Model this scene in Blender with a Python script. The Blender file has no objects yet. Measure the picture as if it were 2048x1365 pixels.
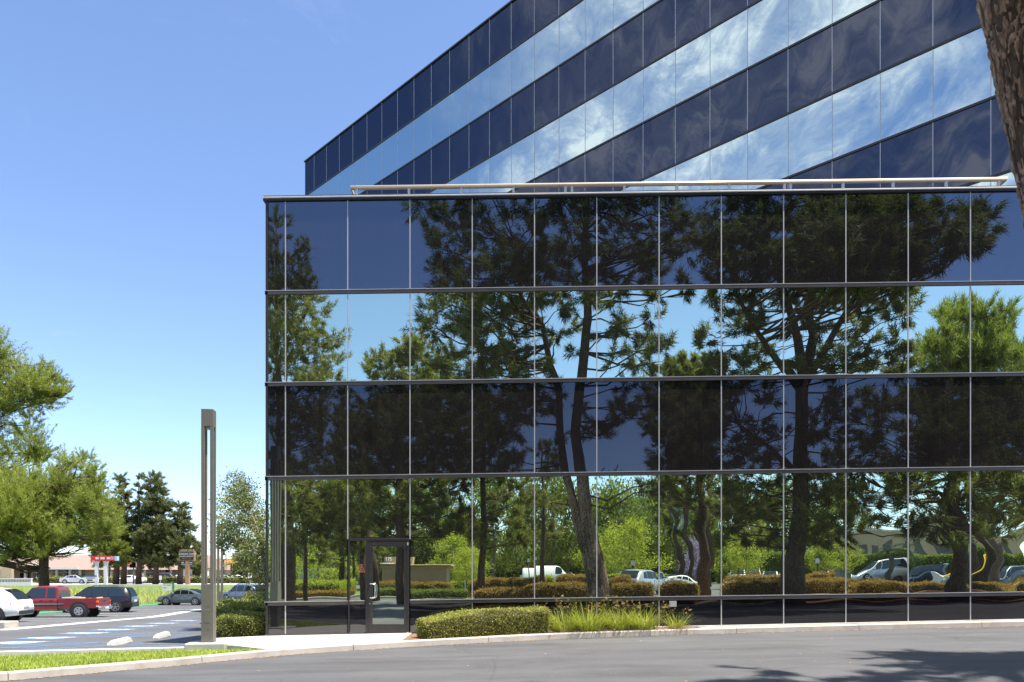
import bpy, bmesh, math, random
import numpy as np
from mathutils import Vector, Matrix, noise as mnoise

# ------------------------------------------------------------------ camera, sky, sun, exposure
sc = bpy.context.scene
COL = sc.collection
F, CX, HY, CAMZ = 1482.0, 1024.0, 1150.0, 1.5      # focal length, centre column, horizon row (2048 px frame), eye height
MIR = 36.28                                        # twice the distance to the mirror facade
cam = bpy.data.cameras.new("camera"); cam_o = bpy.data.objects.new("camera", cam); COL.objects.link(cam_o)
cam.sensor_width = 36.0; cam.lens = 36.0 * F / 2048.0
cam.shift_y = (HY - 682.5) / 2048.0
cam.clip_start = 0.05; cam.clip_end = 6000
cam_o.location = (0, 0, CAMZ); cam_o.rotation_euler = (math.radians(90), 0, 0)
sc.camera = cam_o

SUN_EL = math.radians(70.0)
SUN_AZ = math.radians(112.0)                        # from +Y towards +X
world = bpy.data.worlds.new("World"); sc.world = world; world.use_nodes = True
wn = world.node_tree; wn.nodes.clear()
def WN(t, **kw):
    n = wn.nodes.new(t)
    for k, v in kw.items(): setattr(n, k, v)
    return n
def wmath(op, a, b=None, clamp=False):
    n = WN('ShaderNodeMath', operation=op, use_clamp=clamp)
    for i, v in enumerate((a, b)):
        if v is None: continue
        if isinstance(v, (int, float)): n.inputs[i].default_value = v
        else: wn.links.new(v, n.inputs[i])
    return n.outputs[0]
def wsmooth(v, a, b):
    n = WN('ShaderNodeMapRange', interpolation_type='SMOOTHSTEP')
    wn.links.new(v, n.inputs[0]); n.inputs[1].default_value = a; n.inputs[2].default_value = b
    return n.outputs[0]
sky = WN('ShaderNodeTexSky', sky_type='NISHITA', sun_disc=False)
sky.sun_elevation = SUN_EL; sky.sun_rotation = SUN_AZ
sky.air_density = 0.80; sky.dust_density = 0.25; sky.ozone_density = 3.2; sky.altitude = 20
tc = WN('ShaderNodeTexCoord'); sep = WN('ShaderNodeSeparateXYZ'); wn.links.new(tc.outputs['Generated'], sep.inputs[0])
dx, dy, dz = sep.outputs
zc = wmath('MAXIMUM', dz, 0.02)
ux = wmath('DIVIDE', dx, wmath('ADD', zc, 0.12)); uy = wmath('DIVIDE', dy, wmath('ADD', zc, 0.12))
comb = WN('ShaderNodeCombineXYZ'); wn.links.new(wmath('MULTIPLY', ux, 1.0), comb.inputs[0]); wn.links.new(wmath('MULTIPLY', uy, 1.35), comb.inputs[1])
def wnoise(scale, detail, rough, dist, off=0.0):
    mp = WN('ShaderNodeMapping'); wn.links.new(comb.outputs[0], mp.inputs[0]); mp.inputs['Location'].default_value = (off, off * 0.7, off * 0.3)
    mp.inputs['Rotation'].default_value = (0, 0, 0.5)
    n = WN('ShaderNodeTexNoise'); wn.links.new(mp.outputs[0], n.inputs['Vector'])
    n.inputs['Scale'].default_value = scale; n.inputs['Detail'].default_value = detail
    n.inputs['Roughness'].default_value = rough; n.inputs['Distortion'].default_value = dist
    return n.outputs[0]
big = wsmooth(wnoise(1.05, 5, 0.55, 0.3, 4.1), 0.40, 0.60)
wisp = wsmooth(wnoise(3.0, 14, 0.66, 0.45, 1.7), 0.40, 0.64)
fine = wsmooth(wnoise(11.0, 10, 0.70, 0.7, 7.3), 0.34, 0.64)
hl = wmath('SQRT', wmath('ADD', wmath('MULTIPLY', dx, dx), wmath('MULTIPLY', dy, dy)))
ay = wmath('DIVIDE', dy, wmath('MAXIMUM', hl, 0.01))
band = wmath('MULTIPLY', wsmooth(ay, 0.16, -0.10), wsmooth(ay, -0.93, -0.70))
side = wsmooth(dx, -0.15, -0.45)
cloud = wmath('MULTIPLY', wmath('MULTIPLY', band, side), wsmooth(dz, 0.16, 0.34))
dens = wmath('ADD', wmath('MULTIPLY', wisp, 0.42), wmath('MULTIPLY', wmath('MULTIPLY', big, wmath('ADD', 0.40, wisp)), 0.95))
dens = wmath('MULTIPLY', dens, wmath('ADD', 0.50, wmath('MULTIPLY', fine, 0.60)))
thin = wmath('MULTIPLY', wmath('MULTIPLY', wsmooth(wnoise(2.2, 9, 0.62, 0.8, 12.4), 0.60, 0.85), 0.15), wsmooth(dz, 0.02, 0.3))
cloud = wmath('MULTIPLY', wmath('MAXIMUM', wmath('MULTIPLY', cloud, dens), thin), 0.95, clamp=True)
mixc = WN('ShaderNodeMix', data_type='RGBA'); wn.links.new(cloud, mixc.inputs[0]); wbal = WN('ShaderNodeMix', data_type='RGBA', blend_type='MULTIPLY'); wbal.inputs[0].default_value = 1.0; wn.links.new(sky.outputs[0], wbal.inputs[6]); wbal.inputs[7].default_value = (1.0, 0.98, 1.0, 1); wn.links.new(wbal.outputs[2], mixc.inputs[6])
mixc.inputs[7].default_value = (5.2, 5.0, 4.9, 1)
bg = WN('ShaderNodeBackground'); bg.inputs[1].default_value = 0.127
wn.links.new(mixc.outputs[2], bg.inputs[0])
wo = WN('ShaderNodeOutputWorld'); wn.links.new(bg.outputs[0], wo.inputs[0])

sun = bpy.data.lights.new("sun", 'SUN'); sun.energy = 4.6; sun.angle = math.radians(0.53); sun.color = (1.0, 0.95, 0.86)
sun_o = bpy.data.objects.new("sun", sun); COL.objects.link(sun_o)
sdir = Vector((math.sin(SUN_AZ) * math.cos(SUN_EL), math.cos(SUN_AZ) * math.cos(SUN_EL), math.sin(SUN_EL)))
sun_o.rotation_euler = sdir.to_track_quat('Z', 'Y').to_euler(); sun_o.location = (0, 0, 60)

vs = sc.view_settings
vs.view_transform = 'Standard'; vs.look = 'None'; vs.exposure = 1.25; vs.gamma = 1.0; vs.use_curve_mapping = False
sc.render.film_transparent = False
sc.cycles.max_bounces = 7; sc.cycles.diffuse_bounces = 3; sc.cycles.glossy_bounces = 4; sc.cycles.transmission_bounces = 3
sc.cycles.use_denoising = True
sc.cycles.sample_clamp_indirect = 6.0

rng = np.random.default_rng(7)
random.seed(7)
R = math.radians

# ------------------------------------------------------------------ site heights and pixel helpers
def base_h(Y): return float(np.interp(Y, [14, 45, 75, 88], [-0.12, -1.05, -1.2, 0.05]))
def hz(X, Y):
    if X > -5.99 and Y < 19: Y = min(Y, 14.0)        # only the car park falls away, not the drive in front of the building
    return base_h(Y) + 0.0205 * min(max(X + 6.0, 0.0), 26.0)
def px(x, y, Y):                                    # point at depth Y in front of the camera
    return Vector(((x - CX) / F * Y, Y, CAMZ - (y - HY) / F * Y))
def rp(x, y, D):                                    # point whose mirror image stands D metres from the eye
    return Vector(((x - CX) / F * D, MIR - D, CAMZ - (y - HY) / F * D))

# ------------------------------------------------------------------ materials
MATS = {}
def new_mat(name):
    m = bpy.data.materials.new(name); m.use_nodes = True; m.node_tree.nodes.clear(); MATS[name] = m
    return m, m.node_tree
def nd(nt, t, **kw):
    n = nt.nodes.new(t)
    for k, v in kw.items(): setattr(n, k, v)
    return n
def out(nt, sh):
    o = nd(nt, 'ShaderNodeOutputMaterial'); nt.links.new(sh, o.inputs[0])
def ncoord(nt, space='pos', scale=(1, 1, 1)):
    if space == 'pos':
        s = nd(nt, 'ShaderNodeNewGeometry').outputs['Position']
    else:
        s = nd(nt, 'ShaderNodeTexCoord').outputs['Object']
    mp = nd(nt, 'ShaderNodeMapping'); nt.links.new(s, mp.inputs[0]); mp.inputs['Scale'].default_value = scale
    return mp.outputs[0]
def nnoise(nt, vec, scale, detail=4, rough=0.55, dist=0.0):
    n = nd(nt, 'ShaderNodeTexNoise'); nt.links.new(vec, n.inputs['Vector'])
    n.inputs['Scale'].default_value = scale; n.inputs['Detail'].default_value = detail
    n.inputs['Roughness'].default_value = rough; n.inputs['Distortion'].default_value = dist
    return n
def ramp(nt, fac, stops):
    r = nd(nt, 'ShaderNodeValToRGB'); nt.links.new(fac, r.inputs[0])
    e = r.color_ramp.elements
    while len(e) < len(stops): e.new(0.5)
    for el, (p, c) in zip(e, stops): el.position = p; el.color = (c[0], c[1], c[2], 1)
    return r.outputs[0]
def mixrgb(nt, fac, a, b, mode='MIX'):
    n = nd(nt, 'ShaderNodeMix', data_type='RGBA', blend_type=mode)
    for i, v in ((0, fac), (6, a), (7, b)):
        if isinstance(v, (int, float)): n.inputs[i].default_value = v
        elif isinstance(v, tuple): n.inputs[i].default_value = (v[0], v[1], v[2], 1)
        else: nt.links.new(v, n.inputs[i])
    return n.outputs[2]
def principled(nt, color, rough=0.6, metal=0.0, spec=0.5, bump=None, bs=0.3, bd=0.01, coat=0.0):
    b = nd(nt, 'ShaderNodeBsdfPrincipled')
    if isinstance(color, tuple): b.inputs['Base Color'].default_value = (color[0], color[1], color[2], 1)
    else: nt.links.new(color, b.inputs['Base Color'])
    b.inputs['Roughness'].default_value = rough; b.inputs['Metallic'].default_value = metal
    b.inputs['Specular IOR Level'].default_value = spec; b.inputs['Coat Weight'].default_value = coat
    if bump is not None:
        bn = nd(nt, 'ShaderNodeBump'); nt.links.new(bump, bn.inputs['Height'])
        bn.inputs['Strength'].default_value = bs; bn.inputs['Distance'].default_value = bd
        nt.links.new(bn.outputs[0], b.inputs['Normal'])
    return b.outputs[0]
def simple(name, c, rough=0.6, metal=0.0, var=0.12, scale=3.0, bs=0.0, spec=0.5, coat=0.0, space='pos'):
    m, nt = new_mat(name)
    v = ncoord(nt, space); n = nnoise(nt, v, scale, 6, 0.6)
    col = ramp(nt, n.outputs[0], [(0.3, tuple(x * (1 - var) for x in c)), (0.7, tuple(min(1, x * (1 + var)) for x in c))])
    bump = nnoise(nt, v, scale * 14, 3).outputs[0] if bs > 0 else None
    out(nt, principled(nt, col, rough, metal, spec, bump, bs, 0.01, coat))
    return m
def leafmat(name, dark, light, transl=0.3, rough=0.55):
    m, nt = new_mat(name)
    at = nd(nt, 'ShaderNodeAttribute', attribute_name='tint')
    col = ramp(nt, at.outputs['Fac'], [(0.0, dark), (0.75, light), (1.0, tuple(min(1, c * 1.25) for c in light))])
    d = nd(nt, 'ShaderNodeBsdfPrincipled'); nt.links.new(col, d.inputs['Base Color']); d.inputs['Roughness'].default_value = rough
    d.inputs['Specular IOR Level'].default_value = 0.35
    t = nd(nt, 'ShaderNodeBsdfTranslucent'); tcol = mixrgb(nt, 0.35, col, (0.30, 0.36, 0.03)); nt.links.new(tcol, t.inputs[0])
    mx = nd(nt, 'ShaderNodeMixShader'); mx.inputs[0].default_value = transl
    nt.links.new(d.outputs[0], mx.inputs[1]); nt.links.new(t.outputs[0], mx.inputs[2]); out(nt, mx.outputs[0])
    return m

def asphalt(name, c0, c1, streak=True):
    m, nt = new_mat(name); v = ncoord(nt)
    a = nnoise(nt, v, 0.35, 6, 0.6).outputs[0]; b = nnoise(nt, v, 90, 4, 0.7).outputs[0]
    s = nnoise(nt, ncoord(nt, 'pos', (0.10, 1.5, 1)), 1.0, 7, 0.62, 0.6).outputs[0]
    col = ramp(nt, a, [(0.3, c0), (0.72, c1)])
    if streak:
        sf = ramp(nt, s, [(0.36, (0.86, 0.86, 0.86)), (0.5, (1, 1, 1)), (0.66, (1.16, 1.15, 1.14))])
        col = mixrgb(nt, 0.9, col, sf, 'MULTIPLY')
    stn = nnoise(nt, ncoord(nt, 'pos', (0.5, 1.1, 1)), 0.9, 8, 0.68, 0.8).outputs[0]
    col = mixrgb(nt, 0.85, col, ramp(nt, stn, [(0.50, (1, 1, 1)), (0.60, (0.88, 0.87, 0.86)), (0.74, (0.70, 0.69, 0.68))]), 'MULTIPLY')
    spk = nnoise(nt, v, 16, 3, 0.5).outputs[0]
    col = mixrgb(nt, ramp(nt, spk, [(0.70, (0, 0, 0)), (0.74, (1, 1, 1))]), col, (0.20, 0.185, 0.165))
    g = ramp(nt, b, [(0.25, (0.6, 0.6, 0.6)), (0.75, (1.4, 1.4, 1.4))])
    col = mixrgb(nt, 0.55, col, g, 'MULTIPLY')
    vo = nd(nt, 'ShaderNodeTexVoronoi', feature='DISTANCE_TO_EDGE'); wv = mixrgb(nt, 0.25, v, nnoise(nt, v, 1.2, 4).outputs['Color'], 'ADD')
    nt.links.new(wv, vo.inputs['Vector']); vo.inputs['Scale'].default_value = 0.22
    ck = ramp(nt, vo.outputs['Distance'], [(0.0, (0.55, 0.55, 0.55)), (0.0035, (1, 1, 1))])
    col = mixrgb(nt, 0.55, col, ck, 'MULTIPLY')
    out(nt, principled(nt, col, 0.82, 0, 0.3, b, 0.35, 0.004))
    return m
asphalt('asphalt_driveway', (0.080, 0.079, 0.082), (0.110, 0.108, 0.111))
asphalt('asphalt_lot', (0.092, 0.092, 0.095), (0.125, 0.124, 0.124), False)
def concrete(name, c, var=0.16):
    m, nt = new_mat(name); v = ncoord(nt)
    a = nnoise(nt, v, 1.3, 8, 0.65).outputs[0]; b = nnoise(nt, v, 60, 4, 0.7).outputs[0]
    col = ramp(nt, a, [(0.28, tuple(x * (1 - var) for x in c)), (0.7, tuple(min(1, x * (1 + var * 0.7)) for x in c))])
    st = ramp(nt, nnoise(nt, v, 4.2, 7, 0.7, 0.5).outputs[0], [(0.55, (1, 1, 1)), (0.75, (0.74, 0.70, 0.64))])
    col = mixrgb(nt, 0.8, col, st, 'MULTIPLY')
    out(nt, principled(nt, col, 0.85, 0, 0.25, b, 0.3, 0.003))
concrete('concrete_walk', (0.56, 0.53, 0.48)); concrete('concrete_kerb', (0.46, 0.42, 0.37), 0.24); concrete('concrete_grey', (0.44, 0.43, 0.41))
concrete('street_concrete', (0.40, 0.38, 0.35)); concrete('paint_green', (0.10, 0.36, 0.22)); concrete('paint_red', (0.40, 0.06, 0.05))
simple('soil', (0.20, 0.115, 0.06), 0.95, 0, 0.4, 9, 0.8)
simple('dry_ground', (0.13, 0.12, 0.06), 0.95, 0, 0.35, 2, 0.5)
simple('turf_base', (0.10, 0.15, 0.03), 0.95, 0, 0.3, 4, 0.5)
simple('paint_white', (0.74, 0.74, 0.73), 0.7, 0, 0.14, 11)
simple('paint_blue', (0.14, 0.26, 0.50), 0.75, 0, 0.25, 9)
simple('stucco_tan', (0.48, 0.38, 0.24), 0.9, 0, 0.08, 2, 0.3)
simple('stucco_white', (0.72, 0.70, 0.66), 0.9, 0, 0.06, 2, 0.3)
simple('roof_brown', (0.27, 0.19, 0.15), 0.9, 0, 0.25, 5, 0.5)
simple('roof_orange', (0.52, 0.20, 0.07), 0.85, 0, 0.25, 6, 0.5)
simple('wood_dark', (0.10, 0.065, 0.04), 0.7, 0, 0.2, 5)
simple('wood_sign', (0.30, 0.17, 0.09), 0.7, 0, 0.2, 5)
simple('dark_window', (0.02, 0.022, 0.026), 0.12, 0, 0.2, 1.5)
simple('black_plastic', (0.018, 0.018, 0.02), 0.5, 0, 0.15, 5)
simple('rubber', (0.022, 0.021, 0.02), 0.85, 0, 0.2, 8)
simple('alloy', (0.55, 0.55, 0.56), 0.32, 0.85, 0.08, 6)
simple('chrome', (0.75, 0.75, 0.76), 0.18, 1.0, 0.04, 6)
simple('steel_silver', (0.60, 0.58, 0.55), 0.42, 0.7, 0.08, 4)
simple('white_metal', (0.72, 0.72, 0.72), 0.5, 0.0, 0.06, 4)
simple('sign_red', (0.62, 0.02, 0.035), 0.5, 0, 0.05, 4)
simple('sign_blue', (0.05, 0.08, 0.30), 0.5, 0, 0.05, 4)
simple('sign_light_blue', (0.35, 0.55, 0.80), 0.5, 0, 0.05, 4)
simple('office_teal', (0.30, 0.40, 0.42), 0.6, 0, 0.05, 4); simple('office_glass', (0.16, 0.27, 0.30), 0.3, 0, 0.1, 1)
simple('sign_green', (0.03, 0.22, 0.10), 0.5, 0, 0.05, 4)
simple('sign_black', (0.012, 0.012, 0.014), 0.5, 0, 0.1, 4)
simple('sign_orange', (0.58, 0.17, 0.07), 0.6, 0, 0.05, 9)
simple('sign_brown', (0.07, 0.035, 0.025), 0.6, 0, 0.05, 9)
simple('post_paint', (0.150, 0.139, 0.118), 0.55, 0, 0.07, 5, 0.12)
simple('bronze_frame', (0.040, 0.036, 0.038), 0.38, 0.35, 0.12, 7)
simple('bronze_rail', (0.085, 0.078, 0.078), 0.40, 0.45, 0.15, 3)
simple('mullion_metal', (0.52, 0.50, 0.49), 0.45, 0.35, 0.08, 2)
simple('coping_metal', (0.62, 0.60, 0.58), 0.45, 0.35, 0.08, 2)
simple('core_dark', (0.010, 0.010, 0.012), 0.9, 0, 0.1, 2)
simple('roof_membrane', (0.30, 0.29, 0.27), 0.9, 0, 0.1, 2)
simple('gold_rail', (0.80, 0.64, 0.46), 0.38, 0.35, 0.06, 4)
simple('green_box', (0.16, 0.24, 0.20), 0.6, 0, 0.05, 4)
simple('skin', (0.45, 0.28, 0.20), 0.6, 0, 0.05, 4); simple('shirt_blue', (0.04, 0.12, 0.42), 0.8, 0, 0.1, 4)
simple('trousers', (0.05, 0.06, 0.10), 0.8, 0, 0.1, 4); simple('hair', (0.03, 0.02, 0.015), 0.7, 0, 0.1, 4)
simple('lamp_red', (0.50, 0.01, 0.015), 0.25, 0, 0.05, 4, coat=0.5); simple('lamp_orange', (0.75, 0.20, 0.03), 0.3, 0, 0.05, 4)
simple('lamp_clear', (0.7, 0.72, 0.74), 0.15, 0, 0.05, 4); simple('cargo_tan', (0.50, 0.30, 0.12), 0.8, 0, 0.2, 4)
simple('barrier_yellow', (0.75, 0.40, 0.02), 0.5, 0, 0.05, 4)
def emit(name, c, s):
    m, nt = new_mat(name); e = nd(nt, 'ShaderNodeEmission'); e.inputs[0].default_value = (*c, 1); e.inputs[1].default_value = s; out(nt, e.outputs[0])
emit('signal_red', (1, 0.05, 0.05), 1.6); emit('signal_green', (0.05, 0.9, 0.45), 1.4)
def carpaint(name, c, metal=0.25, rough=0.32):
    m, nt = new_mat(name); v = ncoord(nt, 'obj')
    n = nnoise(nt, v, 2.0, 5, 0.6).outputs[0]
    col = ramp(nt, n, [(0.3, tuple(x * 0.9 for x in c)), (0.7, tuple(min(1, x * 1.06) for x in c))])
    out(nt, principled(nt, col, rough, metal, 0.5, None, 0, 0, 0.55))
carpaint('car_white', (0.78, 0.78, 0.77), 0.0); carpaint('car_red', (0.20, 0.016, 0.024), 0.1, 0.42); carpaint('car_black', (0.012, 0.013, 0.017), 0.2)
carpaint('car_grey', (0.13, 0.15, 0.18), 0.4); carpaint('car_blue_grey', (0.17, 0.20, 0.27), 0.4); carpaint('car_silver', (0.50, 0.51, 0.52), 0.5)
carpaint('car_maroon', (0.10, 0.015, 0.03), 0.2); carpaint('car_dark_red', (0.36, 0.02, 0.02), 0.1)
def glassmat(name, refl, base, rough=0.02):
    m, nt = new_mat(name)
    g = nd(nt, 'ShaderNodeBsdfGlossy'); g.inputs[0].default_value = (*refl, 1); g.inputs['Roughness'].default_value = rough
    d = nd(nt, 'ShaderNodeBsdfDiffuse'); d.inputs[0].default_value = (*base, 1)
    a = nd(nt, 'ShaderNodeAddShader'); nt.links.new(g.outputs[0], a.inputs[0]); nt.links.new(d.outputs[0], a.inputs[1]); out(nt, a.outputs[0])
glassmat('car_glass', (0.085, 0.095, 0.095), (0.010, 0.013, 0.011))

def mirror_glass(name, refl, dust, amp, sx, sz, dust_var=0.3, edge=0.0):
    """reflective glazing: a mirror layer whose normal is gently bent by roller-wave noise, over dark dusty glass"""
    m, nt = new_mat(name)
    geo = nd(nt, 'ShaderNodeNewGeometry'); oi = nd(nt, 'ShaderNodeObjectInfo')
    off = nd(nt, 'ShaderNodeVectorMath', operation='SCALE'); cv = nd(nt, 'ShaderNodeCombineXYZ')
    for i in range(3): nt.links.new(oi.outputs['Random'], cv.inputs[i])
    nt.links.new(cv.outputs[0], off.inputs[0]); off.inputs['Scale'].default_value = 37.0
    tcn = nd(nt, 'ShaderNodeTexCoord')
    add = nd(nt, 'ShaderNodeVectorMath', operation='ADD'); nt.links.new(tcn.outputs['Object'], add.inputs[0]); nt.links.new(off.outputs[0], add.inputs[1])
    mp = nd(nt, 'ShaderNodeMapping'); nt.links.new(add.outputs[0], mp.inputs[0]); mp.inputs['Scale'].default_value = (sx, 1, sz)
    n1 = nnoise(nt, mp.outputs[0], 1.0, 1.5, 0.35)
    sub = nd(nt, 'ShaderNodeVectorMath', operation='SUBTRACT'); nt.links.new(n1.outputs['Color'], sub.inputs[0]); sub.inputs[1].default_value = (0.5, 0.5, 0.5)
    wa = nd(nt, 'ShaderNodeAttribute', attribute_name='warp'); wa.attribute_type = 'OBJECT'
    am = nd(nt, 'ShaderNodeMath', operation='MULTIPLY_ADD'); nt.links.new(wa.outputs['Fac'], am.inputs[0]); am.inputs[1].default_value = 1.0; am.inputs[2].default_value = amp
    sc_ = nd(nt, 'ShaderNodeVectorMath', operation='SCALE'); nt.links.new(sub.outputs[0], sc_.inputs[0]); nt.links.new(am.outputs[0], sc_.inputs['Scale'])
    nn = nd(nt, 'ShaderNodeVectorMath', operation='ADD'); nt.links.new(geo.outputs['Normal'], nn.inputs[0]); nt.links.new(sc_.outputs[0], nn.inputs[1])
    nz = nd(nt, 'ShaderNodeVectorMath', operation='NORMALIZE'); nt.links.new(nn.outputs[0], nz.inputs[0])
    g = nd(nt, 'ShaderNodeBsdfGlossy'); g.inputs[0].default_value = (*refl, 1); g.inputs['Roughness'].default_value = 0.0
    nt.links.new(nz.outputs[0], g.inputs['Normal'])
    v = ncoord(nt, 'pos', (1, 1, 0.35)); dn = nnoise(nt, v, 1.6, 7, 0.65).outputs[0]
    dc = ramp(nt, dn, [(0.3, tuple(c * (1 - dust_var) for c in dust)), (0.72, tuple(c * (1 + dust_var) for c in dust))])
    sp = nnoise(nt, ncoord(nt), 55, 2, 0.5).outputs[0]
    dc = mixrgb(nt, ramp(nt, sp, [(0.735, (0, 0, 0)), (0.76, (1, 1, 1))]), dc, tuple(min(1, c * 3.2 + 0.02) for c in dust))
    stv = nnoise(nt, ncoord(nt, 'pos', (26, 26, 0.5)), 1.0, 4, 0.6).outputs[0]
    dc = mixrgb(nt, ramp(nt, stv, [(0.60, (0, 0, 0)), (0.78, (1, 1, 1))]), dc, tuple(c * 2.0 for c in dust))
    d = nd(nt, 'ShaderNodeBsdfDiffuse'); nt.links.new(dc, d.inputs[0])
    a = nd(nt, 'ShaderNodeAddShader'); nt.links.new(g.outputs[0], a.inputs[0]); nt.links.new(d.outputs[0], a.inputs[1]); out(nt, a.outputs[0])
mirror_glass('vision_glass', (0.64, 0.73, 0.60), (0.008, 0.008, 0.008), 0.0022, 0.9, 1.5)
mirror_glass('spandrel_glass', (0.108, 0.130, 0.165), (0.0130, 0.0112, 0.0115), 0.0022, 0.9, 1.5, 0.22)
mirror_glass('spandrel_glass_lower', (0.058, 0.066, 0.084), (0.0140, 0.0120, 0.0120), 0.0022, 0.9, 1.5, 0.22)
mirror_glass('base_glass', (0.080, 0.080, 0.086), (0.008, 0.0075, 0.008), 0.0022, 0.9, 1.5, 0.22)
mirror_glass('tower_vision_glass', (0.43, 0.555, 0.60), (0.006, 0.006, 0.006), 0.007, 0.75, 0.75)
mirror_glass('tower_spandrel_glass', (0.060, 0.073, 0.104), (0.0050, 0.0055, 0.0110), 0.034, 1.2, 0.45, 0.2)

def barkmat(name, c0, c1, c2, sxy=15.0, sz=4.5):
    m, nt = new_mat(name); v = ncoord(nt, 'pos', (sxy, sxy, sz))
    w = mixrgb(nt, 0.95, v, nnoise(nt, v, 0.8, 5).outputs['Color'], 'ADD')
    vo = nd(nt, 'ShaderNodeTexVoronoi', feature='DISTANCE_TO_EDGE'); nt.links.new(w, vo.inputs['Vector']); vo.inputs['Scale'].default_value = 1.0
    vc = nd(nt, 'ShaderNodeTexVoronoi'); nt.links.new(w, vc.inputs['Vector']); vc.inputs['Scale'].default_value = 1.0
    n = nnoise(nt, v, 2.6, 8, 0.7).outputs[0]
    col = ramp(nt, n, [(0.25, c0), (0.5, c1), (0.78, c2)])
    col = mixrgb(nt, 0.35, col, ramp(nt, vc.outputs['Color'], [(0.2, (0.55, 0.5, 0.48)), (0.8, (1.35, 1.3, 1.25))]), 'MULTIPLY')
    cr = ramp(nt, vo.outputs['Distance'], [(0.0, (0.42, 0.38, 0.36)), (0.12, (1, 1, 1))])
    col = mixrgb(nt, 0.9, col, cr, 'MULTIPLY')
    h = nd(nt, 'ShaderNodeMath', operation='MULTIPLY_ADD'); nt.links.new(ramp(nt, vo.outputs['Distance'], [(0.0, (0, 0, 0)), (0.25, (1, 1, 1))]), h.inputs[0])
    h.inputs[1].default_value = 0.7; nt.links.new(n, h.inputs[2])
    out(nt, principled(nt, col, 0.92, 0, 0.2, h.outputs[0], 0.9, 0.02))
barkmat('bark_pine', (0.060, 0.042, 0.032), (0.135, 0.095, 0.070), (0.26, 0.195, 0.145))
barkmat('bark_grey', (0.12, 0.10, 0.08), (0.24, 0.20, 0.165), (0.36, 0.31, 0.26))
leafmat('needle_deep', (0.050, 0.060, 0.015), (0.230, 0.225, 0.055), 0.44)
leafmat('needle_bright', (0.088, 0.118, 0.020), (0.32, 0.365, 0.065), 0.40)
leafmat('needle_olive', (0.070, 0.080, 0.020), (0.250, 0.240, 0.060), 0.35)
leafmat('needle_dark', (0.030, 0.044, 0.018), (0.170, 0.185, 0.062), 0.22)
leafmat('leaf_lime', (0.15, 0.20, 0.018), (0.52, 0.56, 0.055), 0.5)
leafmat('leaf_green', (0.06, 0.095, 0.015), (0.24, 0.29, 0.045), 0.4)
leafmat('leaf_silver', (0.085, 0.11, 0.035), (0.33, 0.36, 0.14), 0.3)
leafmat('leaf_hedge', (0.065, 0.090, 0.015), (0.29, 0.30, 0.065), 0.25)
leafmat('leaf_box', (0.13, 0.14, 0.030), (0.46, 0.46, 0.10), 0.25)
leafmat('leaf_rust', (0.17, 0.13, 0.020), (0.48, 0.24, 0.05), 0.3)
leafmat('leaf_ivy', (0.06, 0.11, 0.012), (0.22, 0.30, 0.03), 0.3)
leafmat('leaf_purple', (0.18, 0.12, 0.30), (0.48, 0.36, 0.66), 0.3)
leafmat('leaf_palm', (0.06, 0.10, 0.02), (0.22, 0.28, 0.06), 0.3)
leafmat('blade_lawn', (0.11, 0.17, 0.020), (0.36, 0.43, 0.065), 0.32)
leafmat('blade_tall', (0.17, 0.20, 0.04), (0.46, 0.46, 0.14), 0.35)
leafmat('blade_clump', (0.14, 0.20, 0.02), (0.44, 0.47, 0.06), 0.35)
leafmat('seed_head', (0.22, 0.13, 0.05), (0.45, 0.30, 0.10), 0.2)
leafmat('litter', (0.16, 0.085, 0.04), (0.48, 0.32, 0.16), 0.1)
simple('hedge_core', (0.045, 0.052, 0.014), 0.95, 0, 0.35, 9, 0.8); simple('hedge_core_brown', (0.085, 0.07, 0.035), 0.95, 0, 0.35, 12, 0.8)
simple('hedge_core_rust', (0.07, 0.05, 0.016), 0.95, 0, 0.35, 9, 0.8)
def M(n): return MATS[n]

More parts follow.
